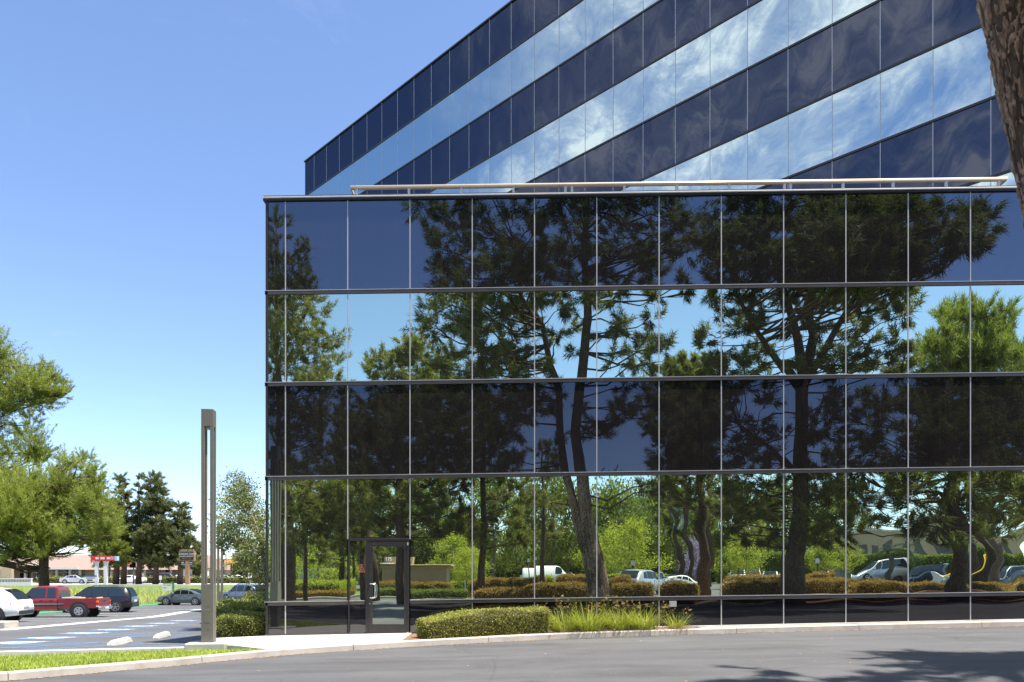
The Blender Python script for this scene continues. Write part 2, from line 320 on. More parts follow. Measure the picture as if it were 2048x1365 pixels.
# ------------------------------------------------------------------ object helpers
def link(name, me, mat, parent=None, loc=(0, 0, 0), rz=0.0):
    o = bpy.data.objects.new(name, me); COL.objects.link(o)
    if me is not None and mat is not None and len(me.materials) == 0: me.materials.append(M(mat))
    o.location = loc; o.rotation_euler = (0, 0, rz)
    if parent is not None: o.parent = parent
    return o
def empty(name, loc=(0, 0, 0), rz=0.0):
    o = bpy.data.objects.new(name, None); COL.objects.link(o); o.location = loc; o.rotation_euler = (0, 0, rz); o.empty_display_size = 0.2
    return o
def tag(o, label=None, cat=None, group=None, kind=None):
    if label: o['label'] = label
    if cat: o['category'] = cat
    if group: o['group'] = group
    if kind: o['kind'] = kind
    return o
class MB:
    def __init__(s): s.v = []; s.f = []
    def add(s, vs, fs):
        k = len(s.v); s.v += [tuple(v) for v in vs]; s.f += [tuple(i + k for i in f) for f in fs]
    def box(s, x0, x1, y0, y1, z0, z1):
        s.add([(x0, y0, z0), (x1, y0, z0), (x1, y1, z0), (x0, y1, z0), (x0, y0, z1), (x1, y0, z1), (x1, y1, z1), (x0, y1, z1)],
              [(3, 2, 1, 0), (4, 5, 6, 7), (0, 1, 5, 4), (1, 2, 6, 5), (2, 3, 7, 6), (3, 0, 4, 7)]); return s
    def hexa(s, pts):
        s.add(pts, [(3, 2, 1, 0), (4, 5, 6, 7), (0, 1, 5, 4), (1, 2, 6, 5), (2, 3, 7, 6), (3, 0, 4, 7)]); return s
    def tube(s, pts, rad, n=8, cap=True):
        pts = [Vector(p) for p in pts]
        if not isinstance(rad, (list, tuple)): rad = [rad] * len(pts)
        k = len(s.v); up = Vector((0, 0, 1)); last = None
        for i, p in enumerate(pts):
            d = (pts[min(i + 1, len(pts) - 1)] - pts[max(i - 1, 0)]).normalized()
            a = d.cross(up) if last is None else last - d * last.dot(d)
            if a.length < 1e-4: a = d.cross(Vector((1, 0, 0)))
            a.normalize(); b = d.cross(a); last = a
            for j in range(n):
                t = 2 * math.pi * j / n; q = p + (a * math.cos(t) + b * math.sin(t)) * rad[i]; s.v.append(tuple(q))
        for i in range(len(pts) - 1):
            for j in range(n):
                a0 = k + i * n + j; a1 = k + i * n + (j + 1) % n
                s.f.append((a0, a0 + n, a1 + n, a1))
        if cap:
            s.f.append(tuple(k + j for j in range(n))); e = k + (len(pts) - 1) * n; s.f.append(tuple(e + n - 1 - j for j in range(n)))
        return s
    def prism(s, poly, z0, z1):
        n = len(poly); s.add([(p[0], p[1], z0) for p in poly] + [(p[0], p[1], z1) for p in poly],
            [tuple(range(n - 1, -1, -1)), tuple(range(n, 2 * n))] + [(i, (i + 1) % n, (i + 1) % n + n, i + n) for i in range(n)]); return s
    def prism_xz(s, poly, y0, y1):                  # polygon in x,z extruded along y
        n = len(poly); s.add([(p[0], y0, p[1]) for p in poly] + [(p[0], y1, p[1]) for p in poly],
            [tuple(range(n)), tuple(range(2 * n - 1, n - 1, -1))] + [(i, i + n, (i + 1) % n + n, (i + 1) % n) for i in range(n)]); return s
    def mesh(s, name, smooth=False, bevel=0.0, seg=1):
        me = bpy.data.meshes.new(name); me.from_pydata(s.v, [], s.f); me.validate()
        bm = bmesh.new(); bm.from_mesh(me); bmesh.ops.recalc_face_normals(bm, faces=bm.faces)
        if bevel > 0: bmesh.ops.bevel(bm, geom=bm.edges[:], offset=bevel, segments=seg, affect='EDGES', profile=0.6)
        bm.to_mesh(me); bm.free()
        if smooth: me.polygons.foreach_set('use_smooth', [True] * len(me.polygons))
        me.update(); return me
    def build(s, name, mat, parent=None, loc=(0, 0, 0), rz=0.0, **kw): return link(name, s.mesh(name, **kw), mat, parent, loc, rz)
def boxo(name, mat, b, parent=None, bevel=0.0): return MB().box(*b).build(name, mat, parent, bevel=bevel)

def raw_mesh(name, verts, nper, tint=None):
    """verts (N*nper,3): N separate polygons of nper corners"""
    n = len(verts) // nper; me = bpy.data.meshes.new(name)
    me.vertices.add(len(verts)); me.vertices.foreach_set('co', np.ascontiguousarray(verts, dtype=np.float32).ravel())
    me.loops.add(n * nper); me.loops.foreach_set('vertex_index', np.arange(n * nper, dtype=np.int32))
    me.polygons.add(n); me.polygons.foreach_set('loop_start', np.arange(0, n * nper, nper, dtype=np.int32))
    if tint is not None:
        at = me.attributes.new('tint', 'FLOAT', 'POINT'); at.data.foreach_set('value', np.repeat(tint, nper).astype(np.float32))
    me.update(calc_edges=True); return me
def unit(a): return a / np.maximum(np.linalg.norm(a, axis=-1, keepdims=True), 1e-6)
def needle_verts(c, d, k, L, w, spread=0.75, droop=0.0):
    n = len(c); r = rng.normal(size=(n, k, 3)); dd = unit(d[:, None, :] + r * spread); dd[..., 2] -= droop; dd = unit(dd)
    b = c[:, None, :] + rng.normal(size=(n, k, 3)) * L * 0.16
    sd = unit(np.cross(dd, rng.normal(size=(n, k, 3)))) * (w / 2)
    t = b + dd * (L * rng.uniform(0.6, 1.15, (n, k, 1)))
    return np.stack([b - sd, b + sd, t], axis=2).reshape(-1, 3)
def leaf_verts(c, d, k, L, w, spread=1.0, scatter=0.5):
    n = len(c); r = rng.normal(size=(n, k, 3)); dd = unit(d[:, None, :] + r * spread)
    b = c[:, None, :] + rng.normal(size=(n, k, 3)) * L * scatter
    sd = unit(np.cross(dd, rng.normal(size=(n, k, 3)))); l = L * rng.uniform(0.65, 1.2, (n, k, 1)); ww = w / 2 * l / L
    return np.stack([b, b + dd * l * 0.5 + sd * ww, b + dd * l, b + dd * l * 0.5 - sd * ww], axis=2).reshape(-1, 3)
def clump_points(cen, rad, n, flat=0.62):
    u = unit(rng.normal(size=(n, 3))); rr = rng.uniform(0.25, 1, (n, 1)) ** 0.55
    # lumpy surface
    ph = rng.uniform(0, 6.28, 3); lump = 1 + 0.22 * np.sin(u[:, :1] * 5 + ph[0]) + 0.2 * np.sin(u[:, 1:2] * 6 + ph[1]) + 0.15 * np.sin(u[:, 2:] * 7 + ph[2])
    p = u * rr * lump * rad; p[:, 2] *= flat
    return p + np.asarray(cen), u

def shoot_points(cen, rad, nsh, m, flat, up, reach=1.0):
    u = unit(rng.normal(size=(nsh, 3)) + np.array([0, 0, up * 0.55])); a0 = rng.uniform(0.0, 0.55, (nsh, 1)); ln = rad * reach * rng.uniform(0.5, 1.3, (nsh, 1)) * (1 - a0 * 0.5)
    st = u * a0 * rad; st[:, 2] *= flat; t = np.linspace(0.1, 1, m)[None, :, None]
    bend = np.array([0, 0, 1.0]) * up * 0.28
    p = st[:, None, :] + u[:, None, :] * ln[:, None, :] * t * np.array([1, 1, flat * 1.15]) + bend * (ln[:, None, :] * t * t)
    d = unit(u[:, None, :] * np.array([1, 1, flat * 1.15]) + 2 * bend * t)
    p = p + rng.normal(0, rad * 0.03, p.shape)
    return p.reshape(-1, 3) + np.asarray(cen), d.reshape(-1, 3), np.repeat(u, m, axis=0)
def tree(name, label, trunk, clumps, bark='bark_pine', leaf='needle_deep', mode='needle', per=110, k=9, L=0.34, w=0.04, droop=0.15, up=0.45,
         cat='pine tree', group=None, branch_r=0.055, flat=0.62, limbs=(), sides=10, crown_mesh=None, min_t=0.25, tint_bias=0.0, reach=1.0):
    """trunk: [(Vector, radius)...]; limbs: more such lists; clumps: [(Vector, radius)...] each fed by a bent branch"""
    b0 = trunk[0][0]
    root = empty(name, b0); loc = Vector(b0)
    mb = MB(); mb.tube([p - loc for p, r in trunk], [r for p, r in trunk], sides)
    skel = []
    for tr in [trunk] + list(limbs):
        for i in range(len(tr) - 1):
            for s in range(4):
                f = s / 4; skel.append((tr[i][0].lerp(tr[i + 1][0], f), tr[i][1] * (1 - f) + tr[i + 1][1] * f))
        skel.append(tr[-1])
    for lb in limbs: mb.tube([p - loc for p, r in lb], [r for p, r in lb], max(6, sides - 2))
    nk = int(len(skel) * min_t) if not limbs else 0
    ztop = max(p.z for p, r in skel); zlo = min(p.z for p, r in skel)
    C, Dn, T = [], [], []
    for c, r in clumps:
        best = min(skel[nk:], key=lambda s: (s[0] - c).length + 0.9 * max(0, s[0].z - c.z + 0.3) )
        p0, r0 = best; dist = (c - p0).length
        q1 = p0.lerp(c, 0.35) + Vector((random.uniform(-.1, .1), random.uniform(-.1, .1), random.uniform(-.14, .05))) * dist
        q2 = p0.lerp(c, 0.7) + Vector((random.uniform(-.09, .09), random.uniform(-.09, .09), random.uniform(-.08, .06))) * dist
        rb = min(r0 * 0.6, branch_r * (0.32 + dist * 0.11))
        mb.tube([p - loc for p in (p0, q1, q2, c)], [rb, rb * .8, rb * .55, rb * .25], 5, False)
        for _ in range(4):
            u = Vector((random.gauss(0, 1), random.gauss(0, 1), random.gauss(0.2, .6))).normalized() * r * 0.85
            mb.tube([p - loc for p in (q2.lerp(c, .4), c + u * .5, c + u)], [rb * .4, rb * .28, rb * .1], 4, False)
        n = int(per * (r ** 2)) + 12
        if mode == 'needle':
            nsh = max(5, n // 9); p, dd_, u = shoot_points(c, r, nsh, 9, flat, up, reach); n = nsh * 9; Dn.append(dd_)
        else:
            p, u = clump_points(c, r, n, flat); Dn.append(unit(u * 0.75 + np.array([0, 0, up])))
        C.append(p - np.array(loc))
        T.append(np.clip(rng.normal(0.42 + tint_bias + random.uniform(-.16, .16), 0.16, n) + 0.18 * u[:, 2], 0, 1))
    mb.build('trunk', bark, root, smooth=True)
    C = np.concatenate(C); Dn = np.concatenate(Dn); T = np.concatenate(T)
    if mode == 'needle':
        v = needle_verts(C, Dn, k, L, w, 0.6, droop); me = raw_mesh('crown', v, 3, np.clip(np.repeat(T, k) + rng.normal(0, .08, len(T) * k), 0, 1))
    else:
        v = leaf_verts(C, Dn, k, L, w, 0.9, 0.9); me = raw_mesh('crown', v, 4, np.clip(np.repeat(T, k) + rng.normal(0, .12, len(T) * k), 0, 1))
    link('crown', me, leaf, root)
    tag(root, label, cat, group); return root
def dup(root, loc, rz, scale, label, group=None):
    r = root.copy(); COL.objects.link(r); r.location = loc; r.rotation_euler = (0, 0, rz); r.scale = (scale,) * 3 if isinstance(scale, (int, float)) else scale
    r['label'] = label
    if group: r['group'] = group
    for ch in root.children:
        c = ch.copy(); COL.objects.link(c); c.parent = r
        for g in ch.children:
            e = g.copy(); COL.objects.link(e); e.parent = c
    return r
def clumps_in(pt, D, depth, regions):
    """regions: (x0,x1,y0,y1,count,radius) in frame pixels; pt = px or rp; gives 3-D clump centres with their own depth"""
    o = []
    for x0, x1, y0, y1, n, r in regions:
        pts = []
        for i in range(n):
            for _ in range(12):
                q = (random.uniform(x0, x1), random.uniform(y0, y1))
                if all(math.hypot(q[0] - a, q[1] - b) * D / F > r * 0.75 for a, b in pts): break
            pts.append(q)
        for x, y in pts:
            c, rr = pt(x, y, D + random.uniform(-depth, depth)), r * random.uniform(0.75, 1.2)
            if pt is rp and c.y > -1.0:               # boughs do not hang between the camera and the building
                m = rr + 0.9
                if c.y + m > 0.3 and (c.z - m - CAMZ) / (c.y + m) < 0.80 and (c.x - m) / (c.y + m) < 0.72: continue
            o.append((c, rr))
    return o

def sheet(name, poly, mat, dz=0.0, kind='structure', parent=None, zfun=None):
    bm = bmesh.new(); vs_ = [bm.verts.new((x, y, 0)) for x, y in poly]; bm.faces.new(vs_)
    for co, no in [((-6, 0, 0), (1, 0, 0)), ((20, 0, 0), (1, 0, 0))] + [((0, y, 0), (0, 1, 0)) for y in (14, 45, 75, 88)]:
        bmesh.ops.bisect_plane(bm, geom=bm.verts[:] + bm.edges[:] + bm.faces[:], plane_co=co, plane_no=no, dist=1e-5)
    for v in bm.verts: v.co.z = (zfun or hz)(v.co.x, v.co.y) + dz
    bmesh.ops.triangulate(bm, faces=[f for f in bm.faces if len(f.verts) > 4])
    bmesh.ops.recalc_face_normals(bm, faces=bm.faces)
    for f in bm.faces:
        if f.normal.z < 0: f.normal_flip()
    me = bpy.data.meshes.new(name); bm.to_mesh(me); bm.free()
    o = link(name, me, mat, parent)
    if parent is None: tag(o, kind=kind)
    return o
def resample(pl, step):
    o = [Vector(pl[0])]; acc = 0
    for a, b in zip(pl, pl[1:]):
        a, b = Vector(a), Vector(b); L = (b - a).length; t = step - acc
        while t < L: o.append(a.lerp(b, t / L)); t += step
        acc = (acc + L) % step
    o.append(Vector(pl[-1])); return o
def smooth_pl(pl, it=2):
    for _ in range(it):
        q = [pl[0]]
        for a, b in zip(pl, pl[1:]):
            q += [(a[0] * .75 + b[0] * .25, a[1] * .75 + b[1] * .25), (a[0] * .25 + b[0] * .75, a[1] * .25 + b[1] * .75)]
        q.append(pl[-1]); pl = q
    return pl
def kerb(name, pl, mat, h=0.13, w=0.16, seg=3.0, inside=1):
    """low kerb cast in lengths with open joints; pl runs along the road-side foot"""
    root = empty(name, (pl[0][0], pl[0][1], 0)); tag(root, kind='structure'); loc = Vector((pl[0][0], pl[0][1], 0))
    pts = resample(pl, 0.5); per = max(1, int(seg / 0.5)); i = 0
    while i < len(pts) - 1:
        seg_p = pts[i:i + per + 1]
        if len(seg_p) < 2: break
        s = [p.copy() for p in seg_p]
        d0 = (s[1] - s[0]).normalized(); s[0] = s[0] + d0 * 0.006; d1 = (s[-1] - s[-2]).normalized(); s[-1] = s[-1] - d1 * 0.006
        mb = MB(); k = 0; jit = random.uniform(-.004, .004)
        for j, p in enumerate(s):
            d = (s[min(j + 1, len(s) - 1)] - s[max(j - 1, 0)]).normalized(); n = Vector((-d.y, d.x)) * inside
            z = hz(p.x, p.y); pr = [(0, -0.05), (0.012, h - 0.022), (0.035, h), (w, h), (w, -0.05)]
            for a, b in pr: q = p + n * a; mb.v.append((q.x - loc.x, q.y - loc.y, z + b + (jit if b > 0 else 0)))
        for j in range(len(s) - 1):
            for m in range(4): mb.f.append((j * 5 + m, j * 5 + m + 1, j * 5 + m + 6, j * 5 + m + 5))
        mb.f.append((0, 1, 2, 3, 4)); e = (len(s) - 1) * 5; mb.f.append((e + 4, e + 3, e + 2, e + 1, e))
        mb.build('kerb_length', mat, root); i += per
    return root

def text_mesh(txt, size, ext=0.0):
    cu = bpy.data.curves.new('t', 'FONT'); cu.body = txt; cu.size = size; cu.align_x = 'CENTER'; cu.align_y = 'CENTER'; cu.extrude = ext; cu.resolution_u = 2
    o = bpy.data.objects.new('t', cu); COL.objects.link(o)
    dg = bpy.context.evaluated_depsgraph_get(); me = bpy.data.meshes.new_from_object(o.evaluated_get(dg))
    bpy.data.objects.remove(o); bpy.data.curves.remove(cu)
    for v in me.vertices: v.co = (v.co.x, -v.co.z, v.co.y)
    me.materials.clear(); return me
def lettering(txt, size, mat, parent, loc, rz=0, name='lettering', sx=1.0):
    o = link(name, text_mesh(txt, size, 0.002), mat, parent, loc, rz); o.scale.x = sx; return o

# ------------------------------------------------------------------ ground, roads, kerbs
sheet('ground', [(-1500, -1500), (1500, -1500), (1500, 2500), (-1500, 2500)], 'dry_ground', -0.03)
KERB = smooth_pl([(-34, -2), (-14, 5.0), (-10, 8.8), (-7.8, 11.27), (-6.4, 12.75), (-4.65, 14.6), (-3.3, 15.3), (-2.2, 15.85), (-0.25, 16.6), (0.87, 16.95),
                  (2.5, 17.3), (4.4, 17.58), (8, 17.82), (12.5, 17.92), (30, 18.0)], 2)
sheet('driveway', [(p[0], p[1] + 0.02) for p in KERB] + [(30, 2.6), (-1.6, 2.6), (-2.6, 1.6), (-3.2, -10.6), (-34, -10.6)], 'asphalt_driveway', 0.0)
kerb('front_kerb', KERB, 'concrete_kerb', inside=1)
# back edge of the lawn and walkway
LB = [(-30, 7.7), (-10.1, 14.6), (-6.75, 15.95)]
sheet('parking_lot', [(-30, 7.8), (-10.1, 14.7), (-6.9, 16.1), (-6.9, 17.0), (-17.6, 44.0), (-18.2, 46.5), (-10, 55), (-6.5, 62), (-6.5, 74), (-31.0, 74), (-30.4, 50), (-29.4, 30), (-28, 12)], 'asphalt_lot', 0.0)
kz = lambda X, Y: hz(X, min(Y, 14.0)) + 0.122
def lz(X, Y):
    f = float(np.interp(X, [k[0] for k in KERB], [k[1] for k in KERB])); b = float(np.interp(X, [-30, -10.1, -6.75, -4.8], [7.65, 14.55, 15.9, 16.2]))
    return kz(X, Y) - 0.02 - 0.10 * min(1.0, max(0.0, (Y - f) / max(0.4, b - f)) * 1.25)
inner = [(p[0] - 0.11, p[1] + 0.11) for p in KERB]
lawn_front = [p for p in inner if -34 < p[0] < -4.9]
lawn = sheet('lawn_soil', lawn_front + [(-4.85, 14.62), (-5.9, 15.62), (-6.75, 15.9), (-10.1, 14.55), (-30, 7.65)], 'turf_base', -0.005, zfun=lz)
kerb('lot_kerb', LB, 'concrete_walk', h=0.14, w=0.28, seg=4, inside=-1)
# walkway slabs
walk = empty('walkway', (-4, 16.5, 0)); tag(walk, kind='structure')
W_POLY = [p for p in inner if -4.9 < p[0] < -2.35] + [(-2.45, 18.1), (-6.05, 18.1), (-6.6, 17.75), (-7.2, 17.3), (-6.75, 16.0), (-5.9, 15.66), (-4.87, 14.66)]
for a, b in ((-8, -5.98), (-5.97, -4.46), (-4.45, -2.0)):
    bm = bmesh.new(); bm.faces.new([bm.verts.new((x, y, 0)) for x, y in W_POLY])
    for co, no in (((a, 0, 0), (-1, 0, 0)), ((b, 0, 0), (1, 0, 0))):
        bmesh.ops.bisect_plane(bm, geom=bm.verts[:] + bm.edges[:] + bm.faces[:], plane_co=co, plane_no=no, clear_outer=True, dist=1e-5)
    r_ = bmesh.ops.extrude_face_region(bm, geom=bm.faces[:])
    for v in bm.verts: v.co.z = hz(v.co.x, 10) + 0.05
    for g in r_['geom']:
        if isinstance(g, bmesh.types.BMVert): g.co.z = hz(g.co.x, 10) + 0.128
    bmesh.ops.recalc_face_normals(bm, faces=bm.faces)
    for v in bm.verts: v.co -= Vector((-4, 16.5, 0))
    me = bpy.data.meshes.new('slab'); bm.to_mesh(me); bm.free(); link('slab', me, 'concrete_walk', walk)
sheet('planter_soil', [p for p in inner if -2.4 < p[0] < 4.5] + [(4.5, 18.13), (-2.42, 18.13)], 'soil', -0.01, zfun=kz)
sheet('kerb_apron', [p for p in inner if 4.5 < p[0] < 30] + [(30, 18.12), (4.52, 18.12)], 'concrete_walk', -0.004, zfun=kz)
PL = [(-7.0, 17.75), (-17.4, 43.9), (-16.5, 45.2), (-6.05, 46), (-6.05, 18.2)]
sheet('side_planter', PL, 'soil', 0.10)
kerb('side_planter_kerb', [(-7.0, 17.5), (-17.6, 44.0), (-17.2, 45.4), (-15, 46.0)], 'concrete_kerb', inside=-1)
sheet('far_walk', [(-19.5, 57), (-6.5, 50), (-6.5, 57), (-19, 61)], 'concrete_walk', 0.02)
# lot markings: gutter, stall lines, blue bays
gut = [(-18.5, 26.6), (-20.3, 37.0), (-23.5, 56.0)]
def ribbon(name, pl, w, mat, dz, parent=None, kind='structure'):
    pts = resample(pl, 1.0); L, Rr = [], []
    for j, p in enumerate(pts):
        d = (pts[min(j + 1, len(pts) - 1)] - pts[max(j - 1, 0)]).normalized(); n = Vector((-d.y, d.x)) * w / 2; L.append(p + n); Rr.append(p - n)
    mb = MB(); mb.v = [(p.x, p.y, hz(p.x, p.y) + dz) for p in L + Rr]; n = len(L); mb.f = [(i, i + 1, n + i + 1, n + i) for i in range(n - 1)]
    o = mb.build(name, mat, parent)
    if parent is None: tag(o, kind=kind)
    return o
ribbon('drain_gutter', gut, 0.75, 'concrete_walk', 0.006)
for i, t in enumerate(np.linspace(0.12, 0.98, 10)):
    a = Vector(gut[0]).lerp(Vector(gut[2]), t); d = Vector((-0.987, -0.164)); ribbon('stall_line', [a + d * 0.5, a + d * 6.5], 0.1, 'paint_white', 0.008)
kerb('green_kerb', [(-29.2, 24), (-30.2, 45), (-31.0, 73), (-6, 73.8)], 'paint_green', inside=1, seg=4)
# wheelchair bays painted on the lot
def icon_mesh(s):
    mb = MB()
    def disc(cx, cy, r, n=12): mb.add([(cx + r * math.cos(6.283 * i / n), cy + r * math.sin(6.283 * i / n), 0) for i in range(n)], [tuple(range(n))])
    def ring(cx, cy, r0, r1, a0, a1, n=16):
        v = []; 
        for i in range(n + 1):
            a = a0 + (a1 - a0) * i / n; v += [(cx + r0 * math.cos(a), cy + r0 * math.sin(a), 0), (cx + r1 * math.cos(a), cy + r1 * math.sin(a), 0)]
        mb.add(v, [(2 * i, 2 * i + 1, 2 * i + 3, 2 * i + 2) for i in range(n)])
    def bar(x0, y0, x1, y1, w):
        d = Vector((x1 - x0, y1 - y0)).normalized(); n = Vector((-d.y, d.x)) * w / 2
        mb.add([(x0 + n.x, y0 + n.y, 0), (x0 - n.x, y0 - n.y, 0), (x1 - n.x, y1 - n.y, 0), (x1 + n.x, y1 + n.y, 0)], [(0, 1, 2, 3)])
    disc(-0.05 * s, 0.42 * s, 0.085 * s); bar(-0.05 * s, 0.32 * s, -0.02 * s, -0.02 * s, 0.10 * s); bar(-0.02 * s, 0.0, 0.22 * s, -0.02 * s, 0.09 * s)
    bar(0.22 * s, 0.0, 0.34 * s, -0.34 * s, 0.09 * s); bar(0.34 * s, -0.33 * s, 0.46 * s, -0.30 * s, 0.08 * s); bar(-0.04 * s, 0.18 * s, 0.2 * s, 0.16 * s, 0.07 * s)
    ring(-0.04 * s, -0.13 * s, 0.24 * s, 0.32 * s, 1.9, 6.1)
    return mb
def ground_pt(x, y):
    Y = 20.0
    for _ in range(60): Y = (CAMZ - hz((x - CX) / F * Y, Y)) * F / (y - HY)
    return Vector(((x - CX) / F * Y, Y))
bay_px = [(30, 1286), (97, 1276.5), (170, 1267), (228, 1260), (280, 1253), (325, 1247.3), (364, 1242)]
for i, (x, y) in enumerate(bay_px):
    p = ground_pt(x, y); z = hz(p.x, p.y)
    slope = -0.03; rot = R(78)
    b = empty('bay_symbol', (p.x, p.y, z + 0.005), rot); tag(b, kind='structure')
    def lay(mb, mat, nm, dz):
        # follow the fall of the lot (0.03 per metre along world Y)
        cr, sr = math.cos(rot), math.sin(rot); mb.v = [(a, c, dz + slope * (a * sr + c * cr)) for a, c, _ in mb.v]; mb.build(nm, mat, b)
    q = MB(); q.add([(-.58, -.62, 0), (.58, -.62, 0), (.58, .62, 0), (-.58, .62, 0)], [(0, 1, 2, 3)]); lay(q, 'paint_blue', 'blue_square', 0.0)
    lay(icon_mesh(1.25), 'paint_white', 'wheelchair_figure', 0.004)
    ribbon('bay_line', [p + Vector((0.6, -1.9)), p + Vector((6.6, -3.2))], 0.10, 'paint_blue', 0.008)
    if i % 2 == 0:
        for kx in range(4): ribbon('hatch_line', [p + Vector((1.2 + kx * 1.3, -1.9 - kx * .25)), p + Vector((2.4 + kx * 1.3, -0.4 - kx * .25))], 0.09, 'paint_blue', 0.008)
ribbon('bay_line', [ground_pt(0, 1291), ground_pt(140, 1289), ground_pt(205, 1286.5)], 0.10, 'paint_blue', 0.008)
# concrete wheel stops
def wheel_stop(p, rz, label):
    mb = MB(); pr = [(-.09, 0), (-.075, .10), (-.03, .14), (.03, .14), (.075, .10), (.09, 0)]; L = .70
    v = []; 
    for x, s in ((-L, .35), (-L + .06, .85), (-L + .18, 1), (L - .18, 1), (L - .06, .85), (L, .35)): v += [(x, a, b * s) for a, b in pr]
    fs = [(i * 6 + j, i * 6 + j + 1, i * 6 + j + 7, i * 6 + j + 6) for i in range(5) for j in range(5)] + [tuple(range(6)), tuple(range(35, 29, -1))]
    mb.add(v, fs); o = mb.build('wheel_stop', 'concrete_walk', None, (p.x, p.y, hz(p.x, p.y)), rz); tag(o, label, 'wheel stop', 'concrete wheel stops on the lot')
wheel_stop(ground_pt(240, 1288.5), R(100), 'white concrete wheel stop nearest the lawn, left of the other one')
wheel_stop(ground_pt(324, 1275), R(102), 'white concrete wheel stop nearer the grey column, beside its shadow')
p = ground_pt(6, 1257); boxo('kerb_block', 'concrete_kerb', (p.x - 1.2, p.x + .35, p.y - .4, p.y + .4, hz(p.x, p.y) - .1, hz(p.x, p.y) + .27), bevel=.03)['kind'] = 'structure'
# grass bank, street
sheet('bank_soil', [(-29.6, 24), (-30.5, 45), (-31.3, 73.5), (-6, 74.2), (-6, 93), (-120, 93), (-120, 24)], 'turf_base', 0.10)
sheet('street', [(-400, 101), (400, 101), (400, 126), (-400, 126)], 'street_concrete', 0.0)
kerb('street_kerb', [(-160, 100.6), (60, 100.6)], 'concrete_walk', inside=1, seg=20)
# land behind the camera, seen in the mirror facade
sheet('island_soil', [(-1.5, 2.45), (30, 2.45), (30, -2.2), (-1.8, -2.2)], 'soil', 0.11)
kerb('island_kerb', [(12, 2.62), (-1.2, 2.62), (-1.7, 2.2), (-2.0, -2.4)], 'concrete_kerb', inside=1)
kerb('red_kerb', [(30, 2.62), (12.02, 2.62)], 'paint_red', inside=1)
sheet('rear_lot', [(-2.4, -2.4), (60, -2.4), (60, -62), (-60, -62), (-60, -36), (-3, -30)], 'asphalt_lot', 0.0)
sheet('rear_bank', [(-60, -11), (-3.2, -11), (-2.6, -29.5), (-60, -35.5)], 'turf_base', 0.11)
kerb('rear_kerb', [(-3.0, -10.9), (-60, -10.9)], 'concrete_kerb', inside=1, seg=4)
ribbon('driveway_line', [(-4.4, -9.2), (-2.4, -6.5), (-2.0, -4.2)], 0.12, 'paint_white', 0.008)
ribbon('driveway_line', [(-12, -6.4), (-3.5, -6.3)], 0.08, 'paint_white', 0.008)

# ------------------------------------------------------------------ low glass building
FY = 18.14; PW = 1.524; X0 = -6.02; XM = [X0, -5.545] + [-5.545 + PW * i for i in range(1, 17)]
SL = 0.0135
LV = [10.69, 8.40, 6.16, 3.86, 0.79]
def zl(level, X): return level + SL * (X - X0)
def zb(X): return 0.007 + 0.0205 * (X - X0)
low = empty('glass_office_building', (X0, FY, 0))
tag(low, 'low dark building wing of mirror glass panes with a single entrance door', 'building')
lo = Vector((X0, FY, 0))
PANES = {}
def pane(kind, x0, x1, zt0, zt1, zb0, zb1, parent, mat, warp, off, y=0.0, bow=0.0016, name=None):
    """slightly bowed glass sheet; corners given at both ends; local frame of the building"""
    key = (kind, round(x1 - x0, 3), round(zt0 - zb0, 3), round(zt1 - zb1, 3), round(zb1 - zb0, 3))
    cx = (x0 + x1) / 2; cz = (zt0 + zb0 + zt1 + zb1) / 4
    if key not in PANES:
        n = 5; v, f = [], []
        for j in range(n + 1):
            for i in range(n + 1):
                u, w = i / n, j / n; zlo = zb0 + (zb1 - zb0) * u; zhi = zt0 + (zt1 - zt0) * u
                b = -bow * (1 - (2 * u - 1) ** 2) * (1 - (2 * w - 1) ** 2)
                v.append((x0 + (x1 - x0) * u - cx, b, zlo + (zhi - zlo) * w - cz))
        for j in range(n):
            for i in range(n): a = j * (n + 1) + i; f.append((a, a + 1, a + n + 2, a + n + 1))
        me = bpy.data.meshes.new('pane'); me.from_pydata(v, [], f); me.polygons.foreach_set('use_smooth', [True] * len(f)); me.update(); me.materials.append(M(mat)); PANES[key] = me
    o = link(name or 'pane', PANES[key], mat, parent, (cx - off.x, y, cz - off.z)); o['warp'] = float(warp)
    if parent is not None: o.rotation_euler = (random.uniform(-1, 1) * .0012, 0, random.uniform(-1, 1) * .0014)
    return o
NCOL = len(XM) - 1
g = 0.012
WARP4 = {7: 0.028, 10: 0.034, 11: 0.036, 12: 0.055, 0: 0.0}
for r in range(5):
    for c in range(NCOL):
        a, b = XM[c] + g, XM[c + 1] - g
        dark = r in (0, 2)
        if r < 4:
            if r == 3 and c == 2:           # above the door
                pane('over_door', a, b, zl(LV[3], a) - .06, zl(LV[3], b) - .06, 2.42, 2.42, low, 'vision_glass', 0.001, lo); continue
            if r == 3: w = WARP4.get(c, random.choice([0.001, 0.0015, 0.003])) * 1.0
            else: w = random.uniform(0.0, 0.0016)
            pane('r%d' % r, a, b, zl(LV[r], a) - .055, zl(LV[r], b) - .055, zl(LV[r + 1], a) + .055, zl(LV[r + 1], b) + .055, low,
                 ('spandrel_glass', '', 'spandrel_glass_lower')[r] if dark else 'vision_glass', w, lo, name='spandrel_pane' if dark else 'pane')
        else:
            if c == 2: continue
            pane('base%d' % c, a, b, zl(LV[4], a) - .055, zl(LV[4], b) - .055, zb(a) + .035, zb(b) + .035, low, 'base_glass', 0.004, lo, name='spandrel_pane')
XE = XM[-1]
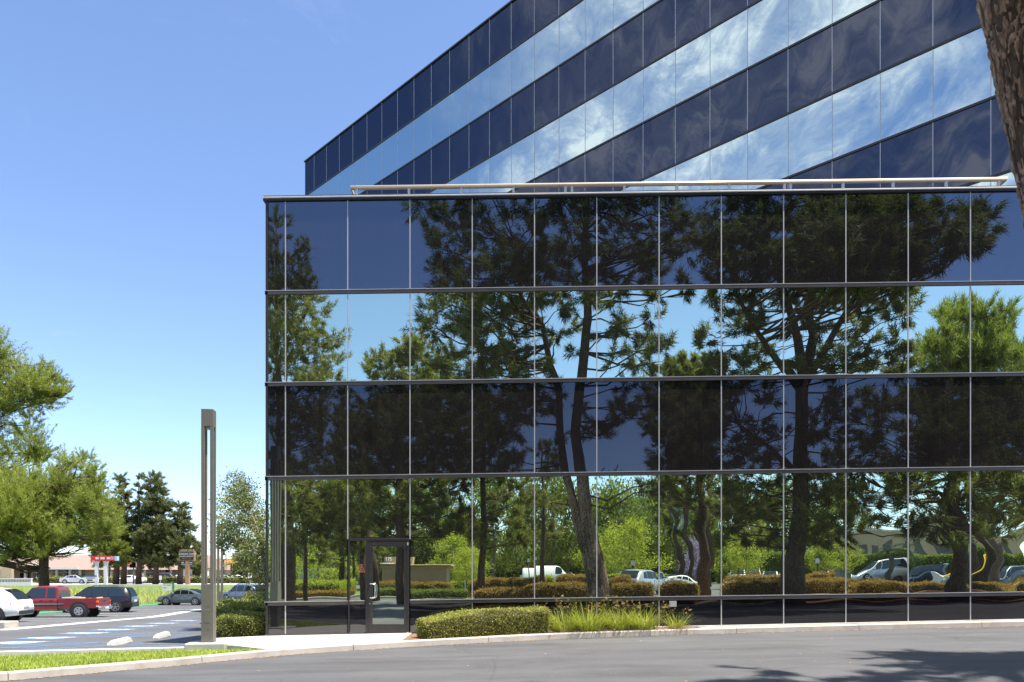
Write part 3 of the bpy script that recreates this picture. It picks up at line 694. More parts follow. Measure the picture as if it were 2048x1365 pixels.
def slope_bar(name, mat, xa, xb, za, zbb, h0, h1, y0, y1, bevel=0.0):
    mb = MB(); mb.hexa([(xa - X0, y0, za + h0), (xb - X0, y0, zbb + h0), (xb - X0, y1, zbb + h0), (xa - X0, y1, za + h0),
                        (xa - X0, y0, za + h1), (xb - X0, y0, zbb + h1), (xb - X0, y1, zbb + h1), (xa - X0, y1, za + h1)])
    return mb.build(name, mat, low, bevel=bevel)
for i, L in enumerate(LV[1:4]):
    cuts = [X0 - 0.03, X0 + 2.6 + i * .6, X0 + 9.2 - i * .9, X0 + 15.6, XE]
    for a, b in zip(cuts, cuts[1:]):
        slope_bar('rail', 'bronze_rail', a + .003, b - .003, zl(L, a), zl(L, b), -.05, .035, -.030, .02, 0.005)
        slope_bar('rail_lip', 'mullion_metal', a + .003, b - .003, zl(L, a), zl(L, b), .036, .050, -.034, .02)
for a, b in ((X0 - .03, XM[2] + .42), (XM[3] - 0.0, X0 + 9), (X0 + 9.006, X0 + 15), (X0 + 15.006, XE)):
    slope_bar('rail', 'bronze_rail', a, b, zl(LV[4], a), zl(LV[4], b), -.05, .035, -.030, .02, 0.005)
    slope_bar('rail_lip', 'mullion_metal', a, b, zl(LV[4], a), zl(LV[4], b), .036, .05, -.034, .02)
    slope_bar('base_rail', 'bronze_rail' if a < X0 + 9 else 'concrete_walk', a, b, zb(a), zb(b), -.03, .032, -.035, .02, 0.006)
for c, x in enumerate(XM[1:-1], 1):
    zt = zl(LV[0], x) - .05; z0 = zb(x) + .03
    if c in (2, 3): z0 = 2.37
    mb = MB().box(x - X0 - .0125, x - X0 + .0125, -.010, .03, z0, zt); mb.build('mullion', 'mullion_metal', low)
    mb = MB()
MB().box(-.004, .05, -.03, .03, 0.0, 10.64).build('corner_post', 'bronze_frame', low)
slope_bar('coping', 'bronze_frame', X0 - .06, XE, zl(LV[0], X0), zl(LV[0], XE), -.055, -.005, -.05, .35)
slope_bar('coping', 'coping_metal', X0 - .06, XE, zl(LV[0], X0), zl(LV[0], XE), -.004, .032, -.075, .35, 0.008)
slope_bar('coping', 'bronze_rail', X0 - .06, XE, zl(LV[0], X0), zl(LV[0], XE), .033, .075, -.03, .35)
mb = MB(); mb.hexa([(0.01, .05, -.2), (XE - X0, .05, -.2), (XE - X0, 40, -.2), (.01, 26, -.2), (.01, .05, 10.55), (XE - X0, .05, 10.8), (XE - X0, 40, 10.8), (.01, 26, 10.55)])
mb.build('building_core', 'core_dark', low)
# side wall, end-on to the camera: panes and rails so that it reads from a step to the side
for r in range(5):
    z1 = LV[r] - .05; z0 = (LV[r + 1] if r < 4 else .02) + .05
    mb = MB(); mb.box(-.012, -.002, .06, 24, z0, z1); mb.build('side_glazing', 'spandrel_glass' if r in (0, 2, 4) else 'vision_glass', low)
# roof railing
rail = empty('roof_railing', (-3.95, 18.62, 10.6)); tag(rail, 'gold tubular guard rail on short posts along the low roof edge', 'railing')
RY = 18.62; k81 = F / RY
def rz_(x): return 11.22 + 0.0132 * (x + 4.0)
xa, xb = (702 - CX) / k81, (2012 - CX) / k81
for nm, dzr, rad, mt in (('handrail', 0, .055, 'gold_rail'), ('cable', -.17, .008, 'steel_silver')):
    MB().tube([Vector((xa, RY + 1.6, rz_(xa) + dzr)) - rail.location, Vector((xa, RY, rz_(xa) + dzr)) - rail.location, Vector((xb, RY, rz_(xb) + dzr)) - rail.location, Vector((xb, RY + 2.2, rz_(xb) + dzr)) - rail.location], rad, 10).build(nm, mt, rail, smooth=True)
for x in (714, 818, 923, 1027, 1131, 1144, 1249, 1354, 1458, 1569, 1581, 1686, 1786, 1892, 1997):
    X = (x - CX) / k81; MB().box(X - .03 + 3.95, X + .03 + 3.95, -.03, .03, -.15, rz_(X) - 10.6 - .04).build('post', 'white_metal', rail, bevel=.006)
# entrance: frame, side light, door leaf with glass, handle, lettering and access sticker
DX0, DX1 = (697 - CX) / 81.7, (818.5 - CX) / 81.7
ent = MB(); 
ent.box(DX0 - X0, DX1 - X0, -.05, .03, 2.335, 2.40); ent.build('door_header', 'bronze_frame', low, bevel=.005)
for a, b in ((DX0 + .0, DX0 + .03), (DX0 + .425, DX0 + .485), (DX1 - .05, DX1)):
    MB().box(a - X0, b - X0, -.05, .03, 0.0, 2.334).build('door_jamb', 'bronze_frame', low, bevel=.004)
pane('side_light', DX0 + .035, DX0 + .42, 2.33, 2.33, zl(LV[4], DX0) + .05, zl(LV[4], DX0) + .05, low, 'vision_glass', 0.001, lo, name='side_light')
pane('side_base', DX0 + .035, DX0 + .42, zl(LV[4], DX0) - .052, zl(LV[4], DX0) - .052,   .06, .06, low, 'base_glass', 0.003, lo, name='spandrel_pane')
dl0, dl1 = DX0 + .49 - X0, DX1 - .055 - X0
door = MB().box(dl0, dl0 + .1, -.045, 0, .03, 2.32).box(dl1 - .07, dl1, -.045, 0, .03, 2.32).box(dl0 + .1, dl1 - .07, -.045, 0, 2.19, 2.32).box(dl0 + .1, dl1 - .07, -.045, 0, .03, .29).build('door', 'bronze_frame', low)
gl = pane('door_glass', dl0 + .1 + X0, dl1 - .07 + X0, 2.19, 2.19, .29, .29, door, 'vision_glass', 0.003, lo, y=-.02, name='door_glass')
hx = dl0 + .085
MB().tube([(hx - .05, -.05, 1.28), (hx - .02, -.11, 1.28), (hx + .06, -.12, 1.28), (hx + .10, -.12, 1.24), (hx + .10, -.12, .98), (hx + .06, -.12, .94), (hx - .02, -.11, .94), (hx - .05, -.05, .94)], .016, 8).build('handle', 'chrome', door, smooth=True)
MB().tube([(hx - .045, -.044, .80), (hx - .045, -.06, .80)], .026, 12).build('lock', 'chrome', door)
MB().tube([(dl0 + .14, -.044, 2.25), (dl0 + .14, -.055, 2.25)], .014, 10).build('stud', 'chrome', door)
MB().box(dl1 + .01, dl1 + .045, -.065, -.045, 2.22, 2.29).build('hinge', 'steel_silver', door)
MB().box(dl1 + .005, dl1 + .045, -.065, -.045, .04, .10).build('hinge', 'steel_silver', door)
MB().box(dl0 - .05, dl1 + .05, -.06, .0, -.012, .026).build('threshold', 'steel_silver', low)
lettering('175', .125, 'white_metal', door, ((777.5 - CX) / 81.7 - X0, -.030, 1.88), 0, sx=.9)
MB().box((764 - CX) / 81.7 - X0, (790 - CX) / 81.7 - X0, -.030, -.024, 1.775, 1.79).build('underline', 'white_metal', door)
sx_, sz_ = (724 - CX) / 81.7 - X0, 1.5 + (1150 - 1137) / 81.7
stk = MB().box(sx_ - .075, sx_ + .075, -.008, -.003, sz_ - .10, sz_ + .10).build('access_sticker', 'sign_orange', low)
MB().box(sx_ - .067, sx_ + .067, -.010, -.0085, sz_ - .055, sz_ + .092).build('sticker_field', 'sign_brown', stk)
ic = icon_mesh(.13); ic.v = [(a, -.012, b) for a, b, _ in ic.v]; ic.build('wheelchair_figure', 'sign_orange', stk, (sx_ + .0, 0, sz_ + .02))
for q in range(2): MB().box(sx_ - .055, sx_ + .055, -.010, -.0085, sz_ - .075 - q * .014, sz_ - .068 - q * .014).build('print_line', 'sign_brown', stk)
MB().box((1338 - CX) / 81.7 - X0, (1352 - CX) / 81.7 - X0, -.06, -.045, 0.72, 0.86).build('junction_plate', 'mullion_metal', low)

# ------------------------------------------------------------------ tower behind, turned 45 degrees
TA = Vector((-13.8, 49.4, 0)); tower = empty('glass_tower', TA, R(-45)); tag(tower, 'tall glass office block behind, its mirror bands full of reflected cloud', 'building')
TL = [29.03, 26.73, 24.49, 22.19, 19.95, 17.65, 15.41, 13.11, 10.87]
TX = [0.0, 1.18] + [1.18 + PW * i for i in range(1, 28)]
zero = Vector((0, 0, 0))
for r in range(8):
    for c in range(len(TX) - 1):
        dark = r % 2 == 0
        pane('tower%d' % dark, TX[c] + .008, TX[c + 1] - .008, TL[r] - .03, TL[r] - .03, TL[r + 1] + .03, TL[r + 1] + .03, tower, 'tower_spandrel_glass' if dark else 'tower_vision_glass',
             random.uniform(0, .012) if dark else random.uniform(0, .006), zero, bow=0.004 if dark else 0.002, name='spandrel_pane' if dark else 'pane')
for L in TL[1:]: MB().box(0, TX[-1], -.03, .02, L - .045, L + .03).build('rail', 'bronze_frame', tower)
for x in TX[1:-1]: MB().box(x - .011, x + .011, -.008, .02, 10.8, 29.0).build('mullion', 'mullion_metal', tower)
MB().box(-.05, TX[-1], -.06, .5, 29.0, 29.08).build('coping', 'bronze_frame', tower)
MB().box(0.0, TX[-1], .04, 34, -1.2, 28.98).build('building_core', 'core_dark', tower)

# ------------------------------------------------------------------ grey light columns
def light_column(name, x, y, z0, h, w, rz, label, foot=True):
    root = empty(name, (x, y, z0), rz); tag(root, label, 'light column', 'square slotted columns along the building')
    a = w / 2; s = w * 0.27
    zl0, zl1 = h * .25, h * .925
    MB().box(-a, a, -a, a, 0, zl0).build('base', 'post_paint', root, bevel=.006)
    for i in (-1, 1):
        for j in (-1, 1):
            x0, x1 = sorted((i * a, i * (a - s))); y0, y1 = sorted((j * a, j * (a - s)))
            MB().box(x0, x1, y0, y1, zl0 + .001, zl1 - .001).build('leg', 'post_paint', root, bevel=.004)
    cp = MB().box(-a, a, -a, a, zl1, h).build('cap', 'post_paint', root, bevel=.006)
    MB().box(-a + s * 1.05, a - s * 1.05, -a + s * 1.05, a - s * 1.05, zl1 - .05, zl1 - .002).build('lamp_lens', 'lamp_clear', cp)
    for zz in (.28, .78): MB().tube([(0.02, -a - .001, zz), (0.02, -a - .006, zz)], .008, 8).build('bolt', 'black_plastic', root)
    MB().box(-a * .55, a * .55, -a - .004, -a + .001, .42, .70).build('access_cover', 'post_paint', root, bevel=.003)
    if foot:
        MB().box(-.40, .42, -.36, .36, -.24, -.001).build('footing', 'concrete_grey', root, bevel=.018)
    return root
light_column('light_column', -6.50, 15.88, 0.06, 4.97, .248, R(8), 'nearest tall grey-brown slotted column on a concrete footing in the lawn')
light_column('light_column', -16.15, 41.0, -0.66, 4.97, .27, R(8), 'further grey slotted column half hidden behind the nearest one', False)

# ------------------------------------------------------------------ lawn, litter, planting
def scatter_poly(poly, n, zf):
    xs = [p[0] for p in poly]; ys = [p[1] for p in poly]; o = []; m = len(poly)
    P = rng.uniform((min(xs), min(ys)), (max(xs), max(ys)), (n * 4, 2))
    ins = np.zeros(len(P), bool); j = m - 1
    for i in range(m):
        xi, yi = poly[i]; xj, yj = poly[j]
        c = ((yi > P[:, 1]) != (yj > P[:, 1])) & (P[:, 0] < (xj - xi) * (P[:, 1] - yi) / ((yj - yi) + 1e-12) + xi); ins ^= c; j = i
    P = P[ins][:n]; z = np.array([zf(a, b) for a, b in P]); return np.column_stack([P, z])
def blades(name, pts, L, w, lean, mat, segs=2, curve=0.4, tint=(0.5, .2), label=None, parent=None, loc=(0, 0, 0), lvar=.35, azim=None):
    n = len(pts); az = rng.uniform(0, 6.283, n) if azim is None else azim; d = np.column_stack([np.cos(az), np.sin(az), np.zeros(n)]); sd = np.column_stack([-np.sin(az), np.cos(az), np.zeros(n)])
    l = (L * rng.uniform(1 - lvar, 1 + lvar, n))[:, None]; ln = (lean * rng.uniform(.2, 1.3, n))[:, None]; prev = None; quads = []
    T = []
    ti = np.clip(rng.normal(tint[0], tint[1], n), 0, 1)
    for s in range(segs + 1):
        t = s / segs; c = pts + d * l * (ln * t + curve * ln * t * t) + np.array([0, 0, 1.0]) * l * (t - curve * ln * t * t * .9)
        hw = sd * (w / 2) * (1 - t ** 1.5 * .92)
        cur = (c - hw, c + hw)
        if prev is not None: quads.append(np.stack([prev[0], prev[1], cur[1], cur[0]], axis=1)); T.append(np.clip(ti + (t - .6) * .25, 0, 1))
        prev = cur
    v = np.concatenate(quads).reshape(-1, 3) - np.array(loc); me = raw_mesh(name, v, 4, np.concatenate(T))
    return link(name, me, mat, parent, loc)
near_lawn = [p for p in lawn_front if p[0] > -12] + [(-4.85, 14.62), (-5.9, 15.60), (-6.75, 15.88), (-10.1, 14.5), (-12, 13.9)]
pts = scatter_poly(near_lawn, 46000, lz)
cl = np.array([mnoise.noise((p[0] * 1.3, p[1] * 1.3, 0)) for p in pts[::1]])
o = blades('lawn_grass', pts, .085, .011, .55, 'blade_lawn', 2, .4, (.52, .22)); o.data.attributes['tint'].data.foreach_get('value', (tv := np.zeros(len(o.data.vertices), np.float32)))
nv = len(pts) * 4; tt = tv.reshape(2, -1, 4) + (cl * .35)[None, :, None]; o.data.attributes['tint'].data.foreach_set('value', np.clip(tt, 0, 1).astype(np.float32).ravel())
tag(o, 'short bright green mown grass of the lawn strip', 'grass', kind='stuff')
# tall grasses on the bank along the street
bank = [(-31.4, 40), (-31.6, 73.9), (-7, 74.6), (-7, 82), (-45, 83), (-75, 86), (-75, 60)]
pts = scatter_poly(bank, 16000, lambda a, b: hz(a, b) + .1)
o = blades('tall_grass', pts, .72, .04, .6, 'blade_tall', 2, .6, (.58, .22), lvar=.5); tag(o, 'tall pale green grasses covering the bank beside the street', 'grass', kind='stuff')
# leaf litter in the gutter
kp = [p for p in resample(KERB, .012) if -9 < p.x < 14]; n = len(kp)
A = np.array([[p.x, p.y] for p in kp]); offs = np.abs(rng.normal(0, .05, n)) + .01
P = np.column_stack([A[:, 0] + offs * .35 + rng.normal(0, .02, n), A[:, 1] - offs, np.zeros(n)]); P = np.concatenate([P, np.column_stack([rng.uniform(-7, 10, 90), rng.uniform(9.5, 17, 90), np.zeros(90)])])
from bisect import bisect
P = P[[i for i in range(len(P)) if P[i, 1] < np.interp(P[i, 0], [k[0] for k in KERB], [k[1] for k in KERB]) - .01]]
P[:, 2] = [hz(a, b) + .008 for a, b in P[:, :2]]
dflat = unit(np.column_stack([rng.normal(size=(len(P), 2)), np.zeros(len(P))])); sd = np.column_stack([-dflat[:, 1], dflat[:, 0], rng.uniform(-.3, .3, len(P))]); ll = rng.uniform(.012, .04, (len(P), 1))
v = np.stack([P, P + dflat * ll + sd * ll * .35, P + dflat * ll * 2, P + dflat * ll - sd * ll * .35], axis=1).reshape(-1, 3)
o = link('leaf_litter', raw_mesh('leaf_litter', v, 4, rng.uniform(0, 1, len(P))), 'litter'); tag(o, 'dry brown leaves and needles lying along the kerb', 'litter', kind='stuff')

def hedge(name, label, spine, width, height, leaf, core, n_per_m2=420, leaf_s=.045, zf=None, group=None, wob=.05, cat='hedge', top_tint=.2, rounded=.35, kleaf=2, endr=.3):
    """clipped hedge: spine polyline [(x,y)...], lumpy core plus real leaves on its faces"""
    zf = zf or (lambda a, b: hz(a, b) + .1)
    pts = resample(spine, .25); m = len(pts)
    L0 = pts[0]; loc = Vector((L0.x, L0.y, zf(L0.x, L0.y))); root = empty(name, loc); tag(root, label, cat, group)
    ns = 16; ring = []
    for j in range(ns + 1):
        t = j / ns; a = math.pi * t; cx = -math.cos(a); sz = math.sin(a)
        e = rounded; cx = math.copysign(abs(cx) ** e, cx); sz = sz ** e; ring.append((cx * .5, sz))
    V = np.zeros((m, ns + 1, 3)); Nn = np.zeros_like(V)
    for i, p in enumerate(pts):
        d = (pts[min(i + 1, m - 1)] - pts[max(i - 1, 0)]).normalized(); nrm = Vector((-d.y, d.x)); endf = min(1, (min(i, m - 1 - i) + .35) * .25 / endr); endf = math.sqrt(1 - (1 - endf) ** 2)
        hh = height if not callable(height) else height(i / (m - 1))
        for j, (a, b) in enumerate(ring):
            wb = 1 + wob * 2 * mnoise.noise((p.x * 1.7, p.y * 1.7 + j * .35, j * .4)) 
            q = p + nrm * (a * width * wb * (0.45 + .55 * endf)); z = zf(p.x, p.y) + b * hh * wb * (0.6 + .4 * endf)
            V[i, j] = (q.x - loc.x, q.y - loc.y, z - loc.z)
    mb = MB(); mb.v = [tuple(x) for x in V.reshape(-1, 3)]; w_ = ns + 1
    mb.f = [(i * w_ + j, i * w_ + j + 1, (i + 1) * w_ + j + 1, (i + 1) * w_ + j) for i in range(m - 1) for j in range(ns)] + [tuple(range(w_)), tuple((m - 1) * w_ + j for j in range(ns, -1, -1))]
    co = V.copy().reshape(-1, 3)
    cm = mb.mesh('core', smooth=True); 
    bm = bmesh.new(); bm.from_mesh(cm); bmesh.ops.triangulate(bm, faces=bm.faces[:]); tris = [( [v.co.copy() for v in f.verts], f.normal.copy(), f.calc_area()) for f in bm.faces]; bm.free()
    for v in cm.vertices: v.co = v.co * 1.0 - v.normal * leaf_s * .55
    link('core', cm, core, root)
    ar = np.array([t[2] for t in tris]); N = int(ar.sum() * n_per_m2); idx = rng.choice(len(tris), N, p=ar / ar.sum())
    tv_ = np.array([[list(c) for c in t[0]] for t in tris])[idx]; nn_ = np.array([list(t[1]) for t in tris])[idx]
    r1, r2 = np.sqrt(rng.uniform(0, 1, (N, 1))), rng.uniform(0, 1, (N, 1)); P_ = (1 - r1) * tv_[:, 0] + r1 * (1 - r2) * tv_[:, 1] + r1 * r2 * tv_[:, 2]
    P_ = P_ - nn_ * rng.uniform(-.2, .9, (N, 1)) * leaf_s
    nz = np.array([mnoise.noise((a * 4, b * 4, c * 4)) for a, b, c in P_[:, :3]])
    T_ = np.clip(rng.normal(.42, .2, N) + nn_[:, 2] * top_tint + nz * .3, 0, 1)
    v = leaf_verts(P_, unit(nn_ + np.array([0, 0, .4])), kleaf, leaf_s, leaf_s * .55, .75, .5)
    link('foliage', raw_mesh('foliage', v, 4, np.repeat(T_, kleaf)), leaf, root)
    return root
pzf = lambda a, b: kz(a, b) - .01
hedge('clipped_hedge', 'low clipped olive green hedge right of the entrance door', [(-2.0, 16.62), (-1.4, 16.98), (-.5, 17.3), (.80, 17.5)], .72,
      lambda t: .40 + .17 * min(1, t * 2.4), 'leaf_box', 'hedge_core_brown', 2600, .034, pzf, wob=.06, rounded=.26, endr=.12)
hedge('clipped_hedge', 'clipped yellow-green hedge behind the nearest column at the building corner', [(-7.32, 18.75), (-6.1, 18.62)], .95, .60, 'leaf_hedge', 'hedge_core', 1500, .045,
      lambda a, b: -.10, wob=.06, rounded=.4)
hedge('ground_shrub', 'loose green ground shrubs in the planter behind the corner hedge', [(-7.6, 21.0), (-9.5, 26), (-13.5, 36), (-15.8, 42)], 1.7, .75, 'leaf_hedge', 'hedge_core', 260, .09, wob=.25, rounded=.7, cat='shrub')
hedge('ground_shrub', 'shaded green shrubs against the side wall of the low building', [(-6.6, 21.5), (-7.0, 30), (-9.5, 41)], 1.5, .95, 'leaf_green', 'hedge_core', 220, .09, wob=.25, rounded=.7, cat='shrub')
hedge('ground_shrub', 'low hedge of round leaves in front of the blue-grey parked car', [(-24.6, 69.8), (-21.5, 66.5), (-18.6, 64.5)], 1.6, .8, 'leaf_hedge', 'hedge_core', 120, .13, wob=.2, rounded=.7, cat='shrub')
# ornamental grass clumps beside the kerb
def grass_clump(x, y, size, n, label):
    z = kz(x, y); loc = (x, y, z); root = empty('grass_clump', loc); tag(root, label, 'ornamental grass', 'ornamental grass clumps by the kerb')
    r = np.sqrt(rng.uniform(0, 1, n)) * .22 * size; a = rng.uniform(0, 6.283, n); pts = np.column_stack([x + r * np.cos(a) * 1.4, y + r * np.sin(a) * .7, np.full(n, z)])
    blades('blade_tuft', pts, .54 * size, .010, .62, 'blade_clump', 4, .75, (.5, .24), parent=root, loc=loc, azim=a + rng.normal(0, .6, n), lvar=.55).location = (0, 0, 0)
    m = int(n * .10); q = pts[:m]; am = a[:m] + rng.normal(0, .4, m)
    blades('stem_tuft', q, .85 * size, .007, .55, 'blade_clump', 4, .5, (.45, .2), parent=root, loc=loc, azim=am, lvar=.12).location = (0, 0, 0)
    d = np.column_stack([np.cos(am), np.sin(am), np.zeros(m)]); l = .80 * size; tip = q + d * l * .62 + np.array([0, 0, 1]) * (l * .82)
    tip = tip + rng.normal(0, .07 * size, tip.shape); C_ = tip - np.array(loc)
    v = needle_verts(C_, unit(d + np.array([0, 0, .3])), 8, .06, .008, .35); link('seed_heads', raw_mesh('seed_heads', v, 3, rng.uniform(0, 1, len(v) // 3)), 'seed_head', root)['kind'] = 'stuff'
    dead = needle_verts(np.column_stack([rng.normal(0, .25 * size, 120), rng.normal(0, .12, 120), np.full(120, .03)]), np.tile([0, 0, .12], (120, 1)), 3, .14, .008, .9)
    link('dry_straw', raw_mesh('dry_straw', dead, 3, rng.uniform(.3, 1, len(dead) // 3)), 'litter', root)['kind'] = 'stuff'
grass_clump(1.22, 17.42, .85, 330, 'grass clump touching the right end of the clipped hedge')
grass_clump(1.85, 17.5, 1.05, 420, 'tallest grass clump, second from the clipped hedge')
grass_clump(2.55, 17.58, .85, 330, 'grass clump between the tallest clump and the last large one')
grass_clump(3.12, 17.64, .9, 360, 'last large grass clump before the small separate one')
grass_clump(3.92, 17.72, .62, 170, 'small separate grass clump at the right end of the row')

# ------------------------------------------------------------------ trees seen directly
tl = lambda pts: [(Vector(p), r) for p, r in pts]
# the forked pine beside the camera: its limb crosses the right edge, its whole crown shows in the mirror
DP = MIR - 3.9
def fp(x, y): return rp(x, y, DP)
bark_main = [(3.86, 3.9, -.05, .60), (3.86, 3.9, .52, .53), (3.72, 3.9, 1.25, .47), (3.58, 3.9, 2.0, .435), (3.42, 3.9, 2.7, .40), (3.28, 3.9, 3.2, .33), (3.2, 3.9, 3.5, .18)]
left_limb = [(3.42, 3.9, 2.3, .30), (3.22, 3.88, 2.8, .32), (3.06, 3.88, 3.2, .28), (2.945, 3.9, 3.55, .225), (2.775, 3.9, 4.2, .195), (2.67, 3.9, 4.6, .185), (2.54, 3.9, 5.2, .175), (2.36, 3.9, 5.8, .185), (2.1, 3.9, 7.5, .17), (2.05, 4.0, 9.6, .15), (1.6, 4.1, 10.6, .14), (1.25, 4.1, 12.3, .12), (.46, 4.2, 13.6, .10), (.1, 4.2, 16, .06)]
right_limb = [(3.55, 3.93, 2.2, .34), (3.36, 3.93, 3.2, .35), (3.22, 3.95, 4.2, .30), (3.05, 4.0, 5.8, .26), (2.8, 4.0, 7.6, .235), (3.0, 4.0, 9.7, .22), (3.36, 4.0, 12.6, .19), (3.2, 4.1, 15.5, .15), (3.4, 4.2, 19, .09), (3.5, 4.2, 22, .04)]
cv = lambda L: [(Vector(q[:3]), q[3]) for q in L]
def c_up(regions, D, depth): return clumps_in(rp, D, depth, regions)
cl1 = c_up([(850, 1075, 410, 590, 26, .85), (860, 1075, 590, 770, 24, .85), (930, 1080, 640, 780, 8, .7), (1075, 1300, 400, 600, 26, .75), (1190, 1330, 590, 740, 14, .6), (1075, 1200, 600, 740, 8, .5),
            (1300, 1400, 410, 480, 7, .6), (1280, 1375, 480, 600, 9, .6), (990, 1130, 770, 950, 20, .6), (1185, 1315, 770, 950, 18, .5), (1120, 1190, 780, 940, 5, .4), (1200, 1320, 960, 1030, 4, .5), (1040, 1120, 960, 1040, 6, .5),
            (900, 1330, 240, 400, 24, .95)], DP, 3.2)
pine = tree('forked_pine', 'large forked pine whose trunk leans across the right edge of the frame', cv(bark_main), cl1, leaf='needle_deep', per=155, k=8, L=.34, w=.036, droop=.35, limbs=[cv(left_limb), cv(right_limb)],
            branch_r=.075, sides=14, flat=.75)
# fine plated bark on the stretch of limb that the camera sees up close
def bark_sleeve(parent, path, z0, z1, nv=330, nu=170):
    P = [(Vector(q[:3]), q[3]) for q in path]; zs = [p.z for p, r in P]
    me = bpy.data.meshes.new('bark_plates'); V = []; E = []; loc = parent.location
    for j in range(nv + 1):
        z = z0 + (z1 - z0) * j / nv; x = np.interp(z, zs, [p.x for p, r in P]); y = np.interp(z, zs, [p.y for p, r in P]); r = np.interp(z, zs, [r for p, r in P])
        for i in range(nu):
            a = 2 * math.pi * i / nu; ca, sa = math.cos(a), math.sin(a)
            q = Vector((ca * r * 30, sa * r * 30, z * 8.0)); w = q + mnoise.noise_vector(q * .5) * 1.1 + mnoise.noise_vector(q * 1.7) * .35
            dd, _ = mnoise.voronoi(w); e = min(1, (dd[1] - dd[0]) * 3.6); E.append(e); pl = mnoise.noise(q * 1.3) * .009 + mnoise.noise(q * 4.0) * .005 + (mnoise.cell(w * .9)) * .008
            rr = r * (.985 + .06 * mnoise.noise(Vector((ca, sa, z * 1.1)))) + .024 * (e ** .4) - .016 + pl
            V.append((x + ca * rr - loc.x, y + sa * rr - loc.y, z - loc.z))
    f = [(j * nu + i, j * nu + (i + 1) % nu, (j + 1) * nu + (i + 1) % nu, (j + 1) * nu + i) for j in range(nv) for i in range(nu)]
    me.from_pydata(V, [], f); me.polygons.foreach_set('use_smooth', [True] * len(f)); me.update(); at = me.attributes.new('plate', 'FLOAT', 'POINT'); at.data.foreach_set('value', E); return link('bark_plates', me, 'bark_close', parent)
m_, nt_ = new_mat('bark_close'); v_ = ncoord(nt_, 'pos', (1, 1, .55))
n1_ = nnoise(nt_, v_, 26, 9, .72, .5).outputs[0]; n2_ = nnoise(nt_, v_, 7, 5, .6).outputs[0]
c_ = ramp(nt_, n1_, [(.30, (.09, .06, .045)), (.45, (.21, .145, .108)), (.58, (.36, .26, .20)), (.72, (.58, .46, .37))])
c_ = mixrgb(nt_, .6, c_, ramp(nt_, n2_, [(.3, (.62, .58, .55)), (.7, (1.25, 1.2, 1.12))]), 'MULTIPLY')
pa_ = nd(nt_, 'ShaderNodeAttribute', attribute_name='plate'); c_ = mixrgb(nt_, 1.0, c_, ramp(nt_, pa_.outputs['Fac'], [(.0, (.10, .08, .07)), (.22, (.55, .52, .50)), (.5, (1.35, 1.3, 1.26))]), 'MULTIPLY')
out(nt_, principled(nt_, c_, .93, 0, .2, n1_, .8, .012))
bark_sleeve(pine, left_limb[1:], 2.85, 6.4, 400, 160)
bark_sleeve(pine, bark_main, -.05, 3.45, 330, 190)
bark_sleeve(pine, right_limb, 2.4, 6.6, 420, 180)

# tall pine at the left edge and the wide pine in front of it
YL = 62.0
cl = clumps_in(px, 64, 3.0, [(-140, 15, 668, 750, 18, 1.1), (-150, 100, 770, 850, 26, 1.2), (50, 118, 745, 800, 12, .9), (110, 135, 760, 795, 4, .55), (-150, 75, 860, 930, 18, 1.2), (60, 92, 905, 930, 5, .7), (-150, 60, 930, 1060, 24, 1.4), (85, 105, 720, 745, 2, .6), (-20, 45, 735, 765, 5, .6)])
tree('tall_pine', 'tall bright green pine cut by the left edge above the parked cars', tl([((-45, 64, -1.1), .5), ((-44.6, 64, 8), .42), ((-44.9, 64, 16), .3), ((-44.5, 64, 23), .1)]), cl, leaf='needle_bright', per=200, k=8, L=.27, w=.040, droop=-.05, up=1.1, reach=1.45, branch_r=.09, tint_bias=.05)
cl = clumps_in(px, 56, 3.0, [(112, 132, 915, 960, 4, .6), (135, 150, 925, 950, 2, .5), (160, 178, 912, 960, 4, .6), (185, 203, 940, 985, 4, .6), (60, 195, 965, 1010, 22, .9), (20, 205, 1000, 1050, 30, 1.0), (-60, 215, 1045, 1085, 30, 1.0), (-110, 60, 960, 1100, 24, 1.3), (110, 190, 1080, 1095, 8, .6), (205, 232, 1065, 1080, 4, .5), (-80, 100, 1085, 1120, 14, .9), (-100, 135, 1098, 1124, 14, .6), (190, 215, 1098, 1106, 2, .35)])
tree('wide_pine', 'wide spreading feathery pine over the red pickup truck', tl([((-35.3, 56, -1.1), .42), ((-35.4, 56, 2), .34), ((-35.2, 56, 6), .26), ((-34.6, 56, 9.5), .08)]), cl, leaf='needle_bright', per=210, k=8, L=.27, w=.036, droop=-.05, up=1.5, reach=1.6, branch_r=.08, tint_bias=.1)
YC = 112.0
def column_pine(x0, x1, ytop, ybot, xt, leaf, label, r=1.6, n=40, tb=0.0, Y=YC, per=120):
    regs = []; rows = 6; xm = (x0 + x1) / 2; hw = (x1 - x0) / 2
    for i in range(rows):
        t0, t1 = i / rows, (i + 1) / rows; k = .26 + .74 * min(1, (t0 + .05) * 1.8); regs.append((xm - hw * k * .74, xm + hw * k * .74, ytop + 6 + (ybot - ytop) * t0, ytop + (ybot - ytop) * t1, max(2, int(n / rows * k)), r * (.7 + .3 * k)))
    cl = clumps_in(px, Y, min(3.0, hw * Y / F), regs); b = px(xt, HY, Y); z = hz(b.x, Y)
    tree('column_pine', label, tl([((b.x, Y, z), .48), ((b.x + .2, Y, z + 5), .30), ((b.x, Y, px(xt, ytop, Y).z - 1.5), .05)]), cl, leaf=leaf, per=per, k=7, L=.45, w=.085, droop=0, up=.5, branch_r=.09, group='pines beyond the street corner', flat=.6, tint_bias=tb, sides=8)
column_pine(186, 262, 1000, 1128, 232, 'needle_bright', 'light olive pine left of the dark pines beyond the street corner', 1.15, 84, -.1)
